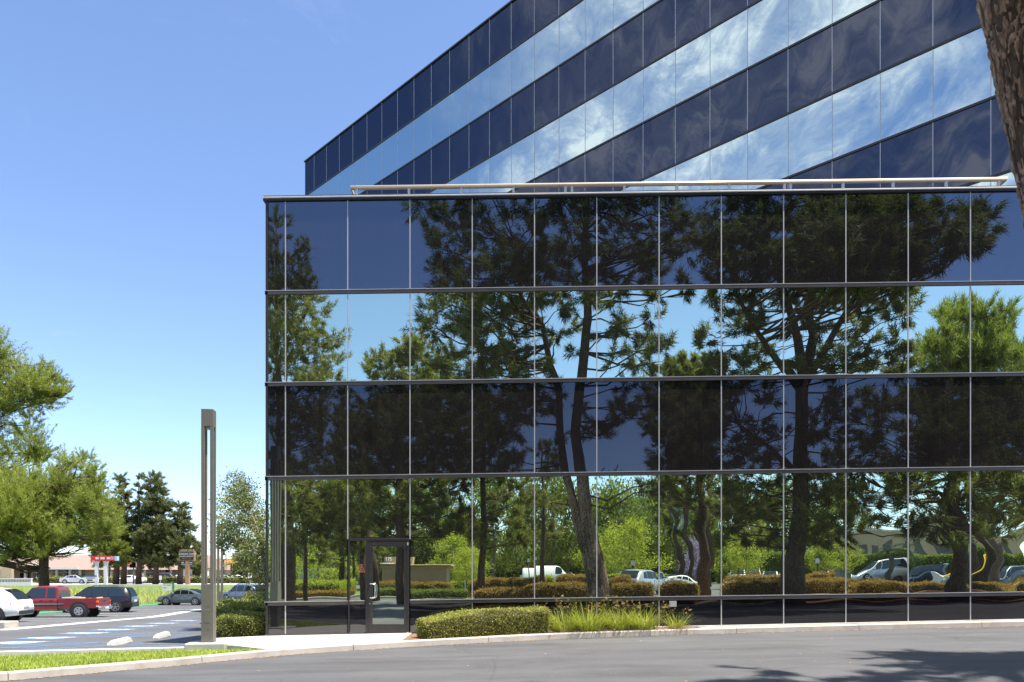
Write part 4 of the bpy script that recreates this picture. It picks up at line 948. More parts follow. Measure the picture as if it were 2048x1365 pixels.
column_pine(226, 266, 938, 1110, 247, 'needle_dark', 'slim dark pine rising behind the light olive pine', 1.0, 34)
column_pine(258, 294, 946, 1118, 277, 'needle_dark', 'narrow dark pine with a bare middle between two fuller pines', .95, 26)
column_pine(276, 348, 944, 1132, 311, 'needle_dark', 'fullest and tallest of the dark pines left of the plaza sign', 1.15, 90, .05)
column_pine(334, 388, 1000, 1128, 360, 'needle_dark', 'shorter dark pine directly behind the plaza sign', 1.1, 54, .08)
column_pine(384, 402, 1084, 1150, 394, 'needle_olive', 'small dark round tree between the plaza sign and the nearest column', 1.1, 12, Y=135)
column_pine(468, 512, 1085, 1150, 490, 'needle_olive', 'dark round tree behind the green traffic light', 1.6, 18, Y=150)
# olive tree beside the building
cl = clumps_in(px, 27, 1.3, [(452, 478, 950, 985, 3, .38), (478, 510, 970, 1000, 4, .36), (448, 535, 1000, 1050, 13, .45), (445, 535, 1040, 1090, 14, .42), (480, 545, 1080, 1140, 13, .42), (518, 550, 1140, 1205, 8, .36), (438, 465, 1050, 1100, 4, .32)])
b = px(540, HY, 27); z = hz(b.x, 27) + .1
tree('olive_tree', 'silvery green olive tree reaching out from behind the building corner', tl([((b.x, 27, z), .11), ((b.x - .05, 27, z + 1.5), .09), ((b.x - .3, 27, z + 3), .06), ((b.x - .7, 27, z + 4.3), .02)]), cl, bark='bark_grey', leaf='leaf_silver', mode='leaf', per=270, k=5, L=.11, w=.042, cat='olive tree', branch_r=.02, up=.3)

def palm(x, ytop, Y, h, label, n=16, fl=1.9, group=None, base=None):
    b = base or px(x, HY, Y); z = hz(b.x, b.y); root = empty('palm', (b.x, b.y, z)); tag(root, label, 'palm tree', group)
    MB().tube([(0, 0, 0), (.08, 0, h * .5), (0, .05, h)], [.22, .17, .15], 8).build('trunk', 'bark_grey', root, smooth=True)
    V = []
    for i in range(n):
        a = i * 2.4 + random.random() * .3; el = random.uniform(-.35, 1.1); d = Vector((math.cos(a), math.sin(a), 0)); sd = Vector((-d.y, d.x, 0)); prev = None; L = fl * random.uniform(.8, 1.1)
        for s in range(9):
            t = s / 8; p = Vector((0, 0, h)) + d * L * t * math.cos(el * .7) + Vector((0, 0, L * (math.sin(el) * t - .75 * t * t)))
            if prev is not None:
                for sg in (-1, 1):
                    for u in (.25, .75):
                        q = prev.lerp(p, u); w = L * .30 * math.sin(math.pi * min(.97, t * .9 + .1)) ; tip = q + sd * sg * w + d * w * .5 - Vector((0, 0, w * .45)); V += [q, q + d * L * .035, tip]
            prev = p
    link('fronds', raw_mesh('fronds', np.array([list(v) for v in V]), 3, rng.uniform(.2, .9, len(V) // 3)), 'leaf_palm', root); return root
palm(462, 1122, 140, 3.6, 'yellowish palm nearest the further column, in front of the orange roof', 18, 2.4)
palm(486, 1132, 138, 2.4, 'small green palm in front of the white wall under the orange roof', 14, 1.8)
palm(447, 1115, 150, 4.6, 'palm whose crown shows between the two columns and the orange roof', 16, 2.4)
palm(404, 1140, 140, 2.6, 'yellow-green palm just left of the nearest column', 16, 2.0)

# ------------------------------------------------------------------ far street: buildings, signs, signals
def mall():
    Y = 152; root = empty('strip_mall', (-84, Y, .05)); tag(root, 'low tan shopping row with brown shingle roof beyond the pines', 'building'); X = lambda x: (x - CX) / F * Y + 84
    h = lambda y: CAMZ - (y - HY) / F * Y - .05
    MB().box(X(-90), X(400), 0, 18, 0, 3.2).build('wall', 'stucco_tan', root)
    e0, e1 = h(1140), h(1108)
    mb = MB(); mb.add([(X(-95), -2.4, e0), (X(405), -2.4, e0), (X(405), 20, e0), (X(-95), 20, e0), (X(-70), 8, e1), (X(385), 8, e1)], [(0, 1, 5, 4), (1, 2, 5), (2, 3, 4, 5), (3, 0, 4), (3, 2, 1, 0)]); mb.build('roof', 'roof_brown', root)
    for x0, x1 in ((2, 24), (40, 62), (66, 82), (106, 125), (128, 150), (153, 170), (206, 219), (222, 232), (245, 262), (272, 298), (300, 322), (330, 350)):
        w = MB().box(X(x0), X(x1), -.06, -.01, .25, 2.5).build('window', 'dark_window', root)
        MB().box(X(x0), X(x1), -.10, -.062, 1.9, 1.98).build('window_bar', 'white_metal', w); MB().box((X(x0) + X(x1)) / 2 - .04, (X(x0) + X(x1)) / 2 + .04, -.10, -.062, .25, 1.895).build('window_bar', 'white_metal', w)
    for x in (28, 64, 104, 126, 152, 172, 204, 220, 234, 264, 300, 326, 352, 376): MB().box(X(x) - .22, X(x) + .22, -2.2, -1.75, 0, e0 - .02).build('column', 'stucco_tan', root)
    for x0, x1 in ((106, 170), (272, 298)): MB().box(X(x0), X(x1), -2.35, -2.2, 2.55, 3.0).build('fascia', 'stucco_white', root)
    MB().box(X(22), X(44), -3.2, -2.45, 0, 4.2).build('end_pier', 'stucco_tan', root)
mall()
def house():
    Y = 172; root = empty('white_building', (-66, Y, .05)); tag(root, 'white two storey building with orange tiled roof behind the columns', 'building'); X = lambda x: (x - CX) / F * Y + 66
    h = lambda y: CAMZ - (y - HY) / F * Y - .05
    MB().box(X(395), X(497), 0, 14, 0, h(1131)).build('wall', 'stucco_white', root)
    mb = MB(); mb.add([(X(390), -1, h(1132)), (X(504), -1, h(1132)), (X(504), 15, h(1132)), (X(390), 15, h(1132)), (X(402), 7, h(1117)), (X(492), 7, h(1117))], [(0, 1, 5, 4), (1, 2, 5), (2, 3, 4, 5), (3, 0, 4), (3, 2, 1, 0)]); mb.build('roof', 'roof_orange', root)
    for x0, x1 in ((404, 412), (420, 428), (436, 444), (452, 460), (466, 474)):
        for z0, z1 in ((.4, 2.0), (2.7, 4.0)): MB().box(X(x0), X(x1), -.06, -.01, z0, z1).build('window', 'dark_window', root)
house()
def tan_shop():
    Y = 150; root = empty('white_shop', (-70, Y, .05)); tag(root, 'small white flat-roofed shop right of the plaza sign', 'building'); X = lambda x: (x - CX) / F * Y + 70
    MB().box(X(374), X(402), -4, 4, 0, 2.6).build('wall', 'stucco_white', root); MB().box(X(373), X(403), -4.2, 4.2, 2.61, 2.9).build('parapet', 'wood_dark', root)
    MB().box(X(388), X(398), -4.06, -4.01, .2, 1.9).build('window', 'dark_window', root)
tan_shop()
def bars(root, x0, x1, y, z, n, h, mat, nm='print_line'):
    w = (x1 - x0) / n
    for i in range(n): MB().box(x0 + i * w + w * .1, x0 + (i + 1) * w - w * .12, y - .006, y, z - h / 2, z + h / 2).build(nm, mat, root)
def red_sign():
    Y = 99; root = empty('pylon_sign', (px(209, HY, Y).x, Y, .05)); tag(root, 'red bar sign on two white flared pylons', 'sign'); X0_ = root.location.x; X = lambda x: (x - CX) / F * Y - X0_; Z = lambda y: CAMZ - (y - HY) / F * Y - .05
    hd = MB().box(X(184), X(231), -.3, .3, Z(1122), Z(1112.5)).build('header', 'sign_red', root); MB().box(X(231.1), X(236), -.28, .28, Z(1121.5), Z(1113)).build('end_panel', 'sign_light_blue', root)
    for a, b in ((193.5, 200), (203, 212), (216, 223)): bars(hd, X(a), X(b), -.302, Z(1117), 4, .30, 'paint_white')
    MB().box(X(224), X(229.5), -.31, -.301, Z(1116), Z(1114)).build('emblem', 'sign_light_blue', hd)
    for q in range(2): MB().box(X(224), X(229.5), -.31, -.301, Z(1118.2 + q * 1.1), Z(1117.6 + q * 1.1)).build('emblem', 'paint_white', hd)
    for x, w in ((193.5, 2.6), (212, 3.0)):
        pf = [(X(x - w * 1.7), Z(1123)), (X(x - w), Z(1127)), (X(x - w), 0), (X(x + w), 0), (X(x + w), Z(1127)), (X(x + w * 1.7), Z(1123))]; MB().prism_xz(pf, -.2, .2).build('pylon', 'white_metal', root)
red_sign()
def white_sign():
    Y = 97.5; root = empty('board_sign', (px(183, HY, Y).x, Y, .05)); tag(root, 'white lettered board sign with dark blue strip on two posts', 'sign'); X0_ = root.location.x; X = lambda x: (x - CX) / F * Y - X0_; Z = lambda y: CAMZ - (y - HY) / F * Y - .05
    bd = MB().box(X(170), X(197), -.08, .08, Z(1164), Z(1154)).build('board', 'white_metal', root); MB().box(X(171), X(193), -.09, .09, Z(1153.8), Z(1151.2)).build('top_strip', 'sign_blue', root)
    bars(bd, X(173), X(191), -.082, Z(1156.5), 9, .10, 'black_plastic'); bars(bd, X(175), X(186), -.082, Z(1161), 5, .22, 'black_plastic')
    for a, b in ((170.6, 173), (191, 196)): MB().box(X(a), X(b), -.07, .07, 0, Z(1164) - .002).build('post', 'white_metal', root)
white_sign()
def plaza_sign():
    Y = 104; root = empty('plaza_sign', (px(375, HY, Y).x, Y, hz(-45, Y))); tag(root, 'brown framed plaza sign with black lettered panels on a wooden post', 'sign'); X0_ = root.location.x; z0 = root.location.z; X = lambda x: (x - CX) / F * Y - X0_; Z = lambda y: CAMZ - (y - HY) / F * Y - z0
    MB().box(X(372), X(379), -.25, .25, 0, Z(1123)).build('post', 'wood_sign', root)
    fr = MB().box(X(359.3), X(390), -.2, .2, Z(1122), Z(1103)).build('frame', 'wood_sign', root); MB().box(X(360.5), X(387.5), -.17, .17, Z(1102.9), Z(1099)).build('header', 'wood_sign', root)
    pn = MB().box(X(361), X(388), -.23, -.203, Z(1120.3), Z(1104.5)).build('panel', 'sign_black', root); hp = MB().box(X(362), X(386.5), -.20, -.172, Z(1102.3), Z(1099.6)).build('header_panel', 'sign_black', root)
    lp = MB().box(X(361.5), X(387), -.12, .12, Z(1131.5), Z(1123.6)).build('lower_panel', 'sign_black', root)
    xc = X(374.5)
    lettering('LONDON COIN', .37, 'paint_white', pn, (xc, -.236, Z(1108.6)), sx=.80); lettering('GALLERIES NEWPORT', .255, 'paint_white', pn, (xc, -.236, Z(1113.4)), sx=.77); lettering('949-251-1066', .24, 'wood_sign', pn, (xc, -.236, Z(1117.9)), sx=.95)
    bars(hp, X(363), X(376), -.205, Z(1101), 8, .12, 'stucco_tan'); bars(hp, X(377.5), X(386), -.205, Z(1101), 5, .12, 'stucco_tan')
    bars(lp, X(363.5), X(369), -.125, Z(1125.8), 4, .17, 'paint_white'); bars(lp, X(371), X(385.5), -.125, Z(1125.8), 8, .17, 'paint_white'); bars(lp, X(363), X(385.5), -.125, Z(1129.4), 14, .13, 'steel_silver')
plaza_sign()
def lease_sign():
    Y = 80; root = empty('lease_sign', (px(337, HY, Y).x, Y, hz(-37, Y))); tag(root, 'small white and green For Lease board in the tall grass', 'sign'); X0_ = root.location.x; z0 = root.location.z; X = lambda x: (x - CX) / F * Y - X0_; Z = lambda y: CAMZ - (y - HY) / F * Y - z0
    MB().box(X(345.2), X(348.2), -.06, .06, 0, Z(1166)).build('post', 'sign_green', root); bd = MB().box(X(325), X(345), -.03, .03, Z(1182), Z(1168)).build('board', 'white_metal', root)
    MB().box(X(326), X(345), -.032, .032, Z(1167.9), Z(1165.8)).build('top_strip', 'sign_green', root); lettering('For Lease', .20, 'black_plastic', bd, (X(334.5), -.034, Z(1170.3)), sx=1.0); bars(bd, X(327), X(333), -.034, Z(1175.7), 3, .06, 'black_plastic')
lease_sign()
def signal(x, Y, ytop, label, red=True):
    b = px(x, HY, Y); z0 = hz(b.x, Y); root = empty('traffic_signal', (b.x, Y, z0)); tag(root, label, 'traffic light'); Z = lambda y: CAMZ - (y - HY) / F * Y - z0; s = Y / F
    MB().tube([(0, 0, 0), (0, 0, Z(ytop) - .1)], .09, 8).build('pole', 'steel_silver', root, smooth=True)
    for dx in (-3.2, 3.2):
        hd = MB().box(dx * s - .2, dx * s + .2, -.35, -.1, Z(ytop + 11), Z(ytop)).build('head', 'black_plastic', root, bevel=.02)
        for q in range(3):
            zz = Z(ytop + 2 + q * 3.6); m = 'signal_red' if (red and q == 0 and dx < 0) else 'dark_window'
            MB().tube([(dx * s, -.36, zz), (dx * s, -.40, zz)], .12, 10).build('lens', m, hd)
signal(267, 114, 1125, 'red traffic light on a slim pole left of the pines')
def arm_signal():
    Y = 118; a = px(520, HY, Y); z0 = hz(a.x, Y); root = empty('traffic_signal', (a.x, Y, z0)); tag(root, 'traffic light arm reaching left over the street with a green light', 'traffic light'); Z = lambda y: CAMZ - (y - HY) / F * Y - z0; X = lambda x: (x - CX) / F * Y - a.x
    MB().tube([(0, 0, 0), (0, 0, Z(1100))], .12, 8).build('pole', 'steel_silver', root, smooth=True); MB().tube([(0, 0, Z(1103)), (X(447), 0, Z(1102.5))], [.09, .05], 8).build('arm', 'steel_silver', root, smooth=True)
    for x, m in ((448, 'dark_window'), (496, 'signal_green')):
        hd = MB().box(X(x) - .2, X(x) + .2, -.3, -.08, Z(1111.5), Z(1098)).build('head', 'black_plastic', root, bevel=.02)
        for q in range(3): MB().tube([(X(x), -.31, Z(1100 + q * 4.4)), (X(x), -.35, Z(1100 + q * 4.4))], .15, 10).build('lens', m if q == 2 else 'dark_window', hd)
arm_signal()
def small_sign(x, Y, y0, y1, w, mat, label, pole='steel_silver'):
    b = px(x, HY, Y); z0 = hz(b.x, Y); root = empty('street_sign', (b.x, Y, z0)); tag(root, label, 'sign'); Z = lambda y: CAMZ - (y - HY) / F * Y - z0
    MB().tube([(0, 0.03, 0), (0, 0.03, Z(y0))], .035, 6).build('pole', pole, root); pl = MB().box(-w / 2, w / 2, -.02, 0, Z(y1), Z(y0)).build('plate', mat, root, bevel=.004); return root, pl, Z
small_sign(321, 120, 1152, 1160, .42, 'white_metal', 'small white sign in front of the dark parked cars by the pines')
r_, pl_, Z_ = small_sign(500, 122, 1146, 1157, .62, 'white_metal', 'white street sign with black arrow right of the orange roof')
MB().box(-.16, -.04, -.03, -.021, Z_(1155), Z_(1148)).build('arrow', 'black_plastic', pl_); MB().box(.02, .2, -.03, -.021, Z_(1152), Z_(1148)).build('arrow', 'black_plastic', pl_)
small_sign(285, 124, 1147, 1154, .4, 'steel_silver', 'grey back of a street sign right of the red traffic light')
def lamp_post(p, h, label, mirror=False):
    root = empty('lamp_post', p); tag(root, label, 'lamp post', 'black lantern posts'); MB().tube([(0, 0, 0), (0, 0, h - .55)], .055, 8).build('pole', 'black_plastic', root, smooth=True)
    MB().box(-.12, .12, -.12, .12, h - .54, h - .14).build('lantern', 'lamp_clear', root, bevel=.01); MB().box(-.19, .19, -.19, .19, h - .139, h - .09).build('cap', 'black_plastic', root); MB().box(-.09, .09, -.09, .09, h - .62, h - .541).build('collar', 'black_plastic', root)
b = px(452, HY, 132); lamp_post((b.x, 132, .05), 5.2, 'tall pale street lamp beside the palms under the orange roof')
hedge('street_hedge', 'long low clipped hedge along the far side of the street', [(-82, 128.5), (-66, 128.5), (-52, 128.5), (-38, 128.5)], 1.3, .95, 'leaf_hedge', 'hedge_core', 16, .30, lambda a, b: .05, wob=.1)
hedge('street_hedge', 'short brownish hedge left of the white coupe on the far kerb', [(-88, 121), (-82.5, 121)], 1.5, .8, 'leaf_hedge', 'hedge_core', 20, .28, lambda a, b: .05, wob=.15)
# low pierced wall at far left, planter by the building with a little sign
b0 = px(-60, HY, 96); b1 = px(64, HY, 96); wl = empty('low_wall', (b0.x, 96, .05)); tag(wl, 'low cream garden wall with dark pierced panels behind the white crossover', 'wall')
MB().box(0, b1.x - b0.x, -.15, .15, 0, .55).build('wall_base', 'stucco_white', wl); MB().box(0, b1.x - b0.x, -.2, .2, .86, 1.0).build('wall_cap', 'stucco_white', wl)
for i in range(22): MB().box(i * .37 + .03, i * .37 + .24, -.12, .12, .551, .859).build('baluster', 'stucco_white', wl)
gs = px(524, 1212, 22.5); sg = empty('ground_sign', (gs.x, 22.5, hz(gs.x, 22.5) + .1)); tag(sg, 'small pale ground sign at the foot of the building corner', 'sign')
MB().box(-.16, .3, -.05, .05, .35, .62).build('plate', 'white_metal', sg, bevel=.01); MB().box(-.02, .02, -.03, .03, 0, .349).build('stake', 'steel_silver', sg)
for i, (a, c) in enumerate(((-.10, -.04), (-.02, .03), (.05, .09), (.11, .15))): MB().box(a, c, -.056, -.0505, .43, .55).build('print_line', 'sign_blue', sg)
# ------------------------------------------------------------------ cars
CAR = {
 'suv':   dict(L=4.9, W=1.93, zl=.26, r=.37, wb=2.95, deck=[(-2.45, .70), (-2.38, 1.00), (-2.2, 1.06), (1.2, 1.04), (1.9, .98), (2.3, .88), (2.45, .62)], roof=[(-2.42, 1.02), (-2.25, 1.45), (-2.02, 1.70), (-1.2, 1.77), (.1, 1.76), (.45, 1.70), (1.28, 1.06)], win=[(-1.95, -1.05), (-.98, .02), (.09, .98)]),
 'cross': dict(L=4.7, W=1.90, zl=.25, r=.36, wb=2.75, deck=[(-2.35, .70), (-2.28, 1.02), (-2.0, 1.06), (1.1, 1.00), (1.8, .94), (2.2, .82), (2.35, .58)], roof=[(-2.25, 1.04), (-1.95, 1.38), (-1.6, 1.56), (-.9, 1.65), (.1, 1.64), (.4, 1.58), (1.2, 1.02)], win=[(-1.55, -.95), (-.88, .02), (.09, .90)]),
 'sedan': dict(L=4.55, W=1.80, zl=.20, r=.33, wb=2.65, deck=[(-2.27, .62), (-2.2, .92), (-1.6, .97), (.9, .93), (1.6, .85), (2.1, .72), (2.27, .48)], roof=[(-1.75, .98), (-1.15, 1.25), (-.6, 1.39), (0, 1.42), (.35, 1.38), (1.2, .94)], win=[(-1.22, -.72), (-.66, .02), (.09, .82)]),
 'coupe': dict(L=4.8, W=1.88, zl=.19, r=.34, wb=2.75, deck=[(-2.4, .60), (-2.32, .93), (-1.9, .98), (.8, .93), (1.7, .86), (2.2, .72), (2.4, .48)], roof=[(-1.95, .99), (-1.2, 1.22), (-.5, 1.37), (0, 1.38), (.3, 1.33), (1.15, .94)], win=[(-1.2, -.6), (-.52, .80)]),
 'van':   dict(L=5.6, W=2.0, zl=.3, r=.36, wb=3.4, deck=[(-2.8, .7), (-2.76, 1.15), (-2.6, 1.2), (1.9, 1.15), (2.3, 1.05), (2.65, .9), (2.8, .6)], roof=[(-2.78, 1.17), (-2.7, 2.1), (-2.5, 2.22), (.8, 2.22), (1.2, 2.1), (2.0, 1.17)], win=[(.45, 1.45)]),
}
def car(kind, paint, loc, nose, label, group='parked cars', rim='alloy', name='parked_car', scale=1.0, roof_rack=False):
    S = CAR[kind]; L, W, zl, r, wb = S['L'], S['W'], S['zl'], S['r'], S['wb']; rz = math.atan2(nose[1], nose[0])
    root = empty(name, loc, rz); root.scale = (scale,) * 3; tag(root, label, 'car', group)
    dxs, dzs = zip(*S['deck']); rx, rzv = zip(*S['roof'])
    zd = lambda x: float(np.interp(x, dxs, dzs))
    def zr(x):
        if x < rx[0] or x > rx[-1]: return zd(x)
        return max(zd(x), float(np.interp(x, rx, rzv)))
    hw = lambda x: W / 2 * (1 - .16 * abs(2 * x / L) ** 5)
    def wr(x): return hw(x) * .94 - max(0, zr(x) - zd(x)) * .23
    xs = sorted(set([round(v, 3) for v in list(np.linspace(-L / 2, L / 2, 34)) + list(dxs) + list(rx)]))
    mb = MB(); nper = 0
    for x in xs:
        w, a, b = hw(x), zd(x), zr(x); g_ = b - a; q = wr(x)
        low_ = zl + .10 * abs(2 * x / L) ** 4
        half = [(0, low_), (w * .88, low_), (w * .985, low_ + .10), (w, low_ + .4 * (a - low_)), (w * .985, a - .10 * (a - low_) - .02), (w * .94, a), (q, b - min(.05, g_ * .3)), (max(.1, q - .13), b + (.012 if g_ < .02 else 0)), (0, b + .022)]
        ring = half + [(-y, z) for y, z in half[-2:0:-1]]; nper = len(ring); mb.v += [(x, y, z) for y, z in ring]
    n = len(xs)
    for i in range(n - 1):
        for j in range(nper): mb.f.append((i * nper + j, i * nper + (j + 1) % nper, (i + 1) * nper + (j + 1) % nper, (i + 1) * nper + j))
    mb.f.append(tuple(range(nper))); mb.f.append(tuple((n - 1) * nper + j for j in range(nper - 1, -1, -1)))
    body = mb.build('body', paint, root, smooth=True)
    def sy(x, z):
        a, b = zd(x), zr(x); t = 0 if b - a < .02 else min(1, (z - a) / (b - a - .05)); return hw(x) * .94 * (1 - t) + wr(x) * t
    for s in (-1, 1):
        for a, b in S['win']:
            v, f = [], []; m = 6; slant = .30 if b == S['win'][-1][1] and kind != 'van' else .04; rs = .30 if (a == S['win'][0][0] and kind in ('sedan', 'coupe')) else (.16 if a == S['win'][0][0] else -.02)
            for i in range(m + 1):
                t = i / m; x0 = a + (b - a) * t; x1 = a + rs + (b - slant - a - rs) * t
                z0 = zd(x0) + .045; z1 = max(z0 + .02, zr(x1) - .09)
                v += [(x0, s * (sy(x0, z0) + .012), z0), (x1, s * (sy(x1, z1) + .012), z1)]
            f = [(2 * i, 2 * i + 2, 2 * i + 3, 2 * i + 1) for i in range(m)]; w_ = MB(); w_.add(v, f); w_.build('side_window', 'car_glass', root)
    def slope_glass(x0, x1, nm):
        v = []; m = 6
        for i in range(m + 1):
            x = x0 + (x1 - x0) * i / m; z = zr(x); e = .03; sl = (zr(x + e) - zr(x - e)) / (2 * e); nl = math.hypot(sl, 1); ox, oz = -sl / nl * .02, 1 / nl * .02 + .016
            yw = max(.12, wr(x) - .14); v += [(x + ox, -yw, z + oz), (x + ox, yw, z + oz)]
        w_ = MB(); w_.add(v, [(2 * i, 2 * i + 1, 2 * i + 3, 2 * i + 2) for i in range(m)]); w_.build(nm, 'car_glass', root, smooth=True)
    slope_glass(rx[-1] - .06, rx[-3] + .06 if kind != 'van' else rx[-2] + .06, 'windshield')
    slope_glass(rx[0] + (.05 if kind in ('sedan', 'coupe') else .02), rx[2] - .03, 'rear_window')
    for sx in (-1, 1):
        for s in (-1, 1):
            x = sx * wb / 2; y = s * (hw(x) - .09)
            MB().tube([(x, s * (hw(x) - .30), r + .01), (x, s * (hw(x) + .006), r + .01)], r + .075, 20).build('wheel_arch', 'black_plastic', root)
            wh = MB().tube([(x, y - s * .12, r), (x, y - s * .11, r), (x, y + s * .09, r), (x, y + s * .115, r)], [r * .88, r, r, r * .9], 24).build('wheel', 'rubber', root, smooth=False)
            rm = MB().tube([(x, y + s * .10, r), (x, y + s * .122, r)], r * .70, 20); rm.build('rim', 'black_plastic', wh)
            sp = MB()
            for q in range(5):
                a = q * 1.2566 + .3; c_, s_ = math.cos(a), math.sin(a); t_ = r * .07; yy = y + s * .123; y2 = y + s * .132; ya, yb = min(yy, y2), max(yy, y2)
                pts_ = [(x + c_ * r * .1 - s_ * t_, z_) for z_ in ()]
                P4 = [(r * .05, -t_ * 1.2), (r * .68, -t_ * .8), (r * .68, t_ * .8), (r * .05, t_ * 1.2)]; poly = [(x + c_ * u - s_ * v2, r + s_ * u + c_ * v2) for u, v2 in P4]; sp.prism_xz(poly, ya, yb)
            rg = [(math.cos(6.283 * i / 20), math.sin(6.283 * i / 20)) for i in range(20)]
            sp.add([(x + c * r * .64, y + s * .126, r + d * r * .64) for c, d in rg] + [(x + c * r * .72, y + s * .126, r + d * r * .72) for c, d in rg], [(i, (i + 1) % 20, 20 + (i + 1) % 20, 20 + i) for i in range(20)])
            sp.build('spokes', rim, wh)
        s = sx
        xr = -L / 2; yw = hw(xr + .08); a = zd(xr + .12)
        MB().hexa([(xr + .01, s * (yw - .34), a - .22), (xr + .30, s * (hw(xr + .3) + .004), a - .20), (xr + .30, s * (hw(xr + .3) - .02), a - .20), (xr + .06, s * (yw - .34), a - .22),
                   (xr + .03, s * (yw - .34), a - .06), (xr + .32, s * (hw(xr + .3) + .0), a - .05), (xr + .32, s * (hw(xr + .3) - .03), a - .05), (xr + .08, s * (yw - .34), a - .06)]).build('taillight', 'lamp_red', root)
        xf = L / 2; zf_ = zd(xf - .15)
        MB().hexa([(xf - .02, s * (hw(xf) - .36), zf_ - .17), (xf - .34, s * (hw(xf - .34) + .004), zf_ - .08), (xf - .34, s * (hw(xf - .34) - .03), zf_ - .08), (xf - .08, s * (hw(xf) - .36), zf_ - .17),
                   (xf - .06, s * (hw(xf) - .36), zf_ - .07), (xf - .36, s * (hw(xf - .34) + .0), zf_ + .0), (xf - .36, s * (hw(xf - .34) - .04), zf_ + .0), (xf - .12, s * (hw(xf) - .36), zf_ - .07)]).build('headlight', 'lamp_clear', root)
        xm = S['win'][-1][1] - .12; zm = zd(xm) + .10
        MB().box(xm - .10, xm + .08, min(s * (hw(xm) * .95), s * (hw(xm) * .95 + .20)), max(s * (hw(xm) * .95), s * (hw(xm) * .95 + .20)), zm - .07, zm + .07).build('mirror', paint, root, bevel=.03)
        for a, b in S['win'][-2:]:
            xh = a + .15; MB().box(xh, xh + .2, min(s * hw(xh) * .985, s * (hw(xh) * .985 + .03)), max(s * hw(xh) * .985, s * (hw(xh) * .985 + .03)), zd(xh) - .17, zd(xh) - .14).build('door_handle', 'chrome', root)
        for a, b in S['win'][-2:]:
            MB().box(b + .03, b + .042, min(s * hw(b) * .96, s * (hw(b) + .002)), max(s * hw(b) * .96, s * (hw(b) + .002)), zl + .15, zd(b) - .03).build('door_seam', 'black_plastic', root)
    yb_ = hw(-L / 2) * .92
    MB().box(-L / 2 - .03, -L / 2 + .12, -yb_, yb_, zl + .12, zl + .30).build('rear_bumper', 'black_plastic', root, bevel=.02)
    MB().box(L / 2 - .12, L / 2 + .02, -yb_ * .9, yb_ * .9, zl + .10, zl + .26).build('front_bumper', 'black_plastic', root, bevel=.02)
    MB().box(-L / 2 - .035, -L / 2 - .0, -.26, .26, zd(-L / 2 + .1) - .30, zd(-L / 2 + .1) - .16).build('number_plate', 'white_metal', root)
    if roof_rack:
        for s in (-1, 1): MB().tube([(-1.5, s * .62, 1.80), (-1.4, s * .62, 1.86), (.0, s * .62, 1.85), (.1, s * .62, 1.78)], .022, 6).build('roof_rail', 'black_plastic', root)
    return root
def gz(X, Y): return Vector((X, Y, hz(X, Y)))
ND = (-.987, -.164)
car('cross', 'car_white', gz(-25.9, 35.6), ND, 'white crossover cut by the left edge of the frame')
car('suv', 'car_black', gz(-28.7, 51.3), ND, 'black seven seat car parked behind the red pickup truck', roof_rack=True)
car('sedan', 'car_grey', gz(-28.6, 65.0), (-.995, .1), 'dark grey sedan half hidden behind the nearest column')
car('suv', 'car_blue_grey', gz(-26.4, 73.0), (-.87, .50), 'blue-grey tall car between the columns and the building', roof_rack=True)
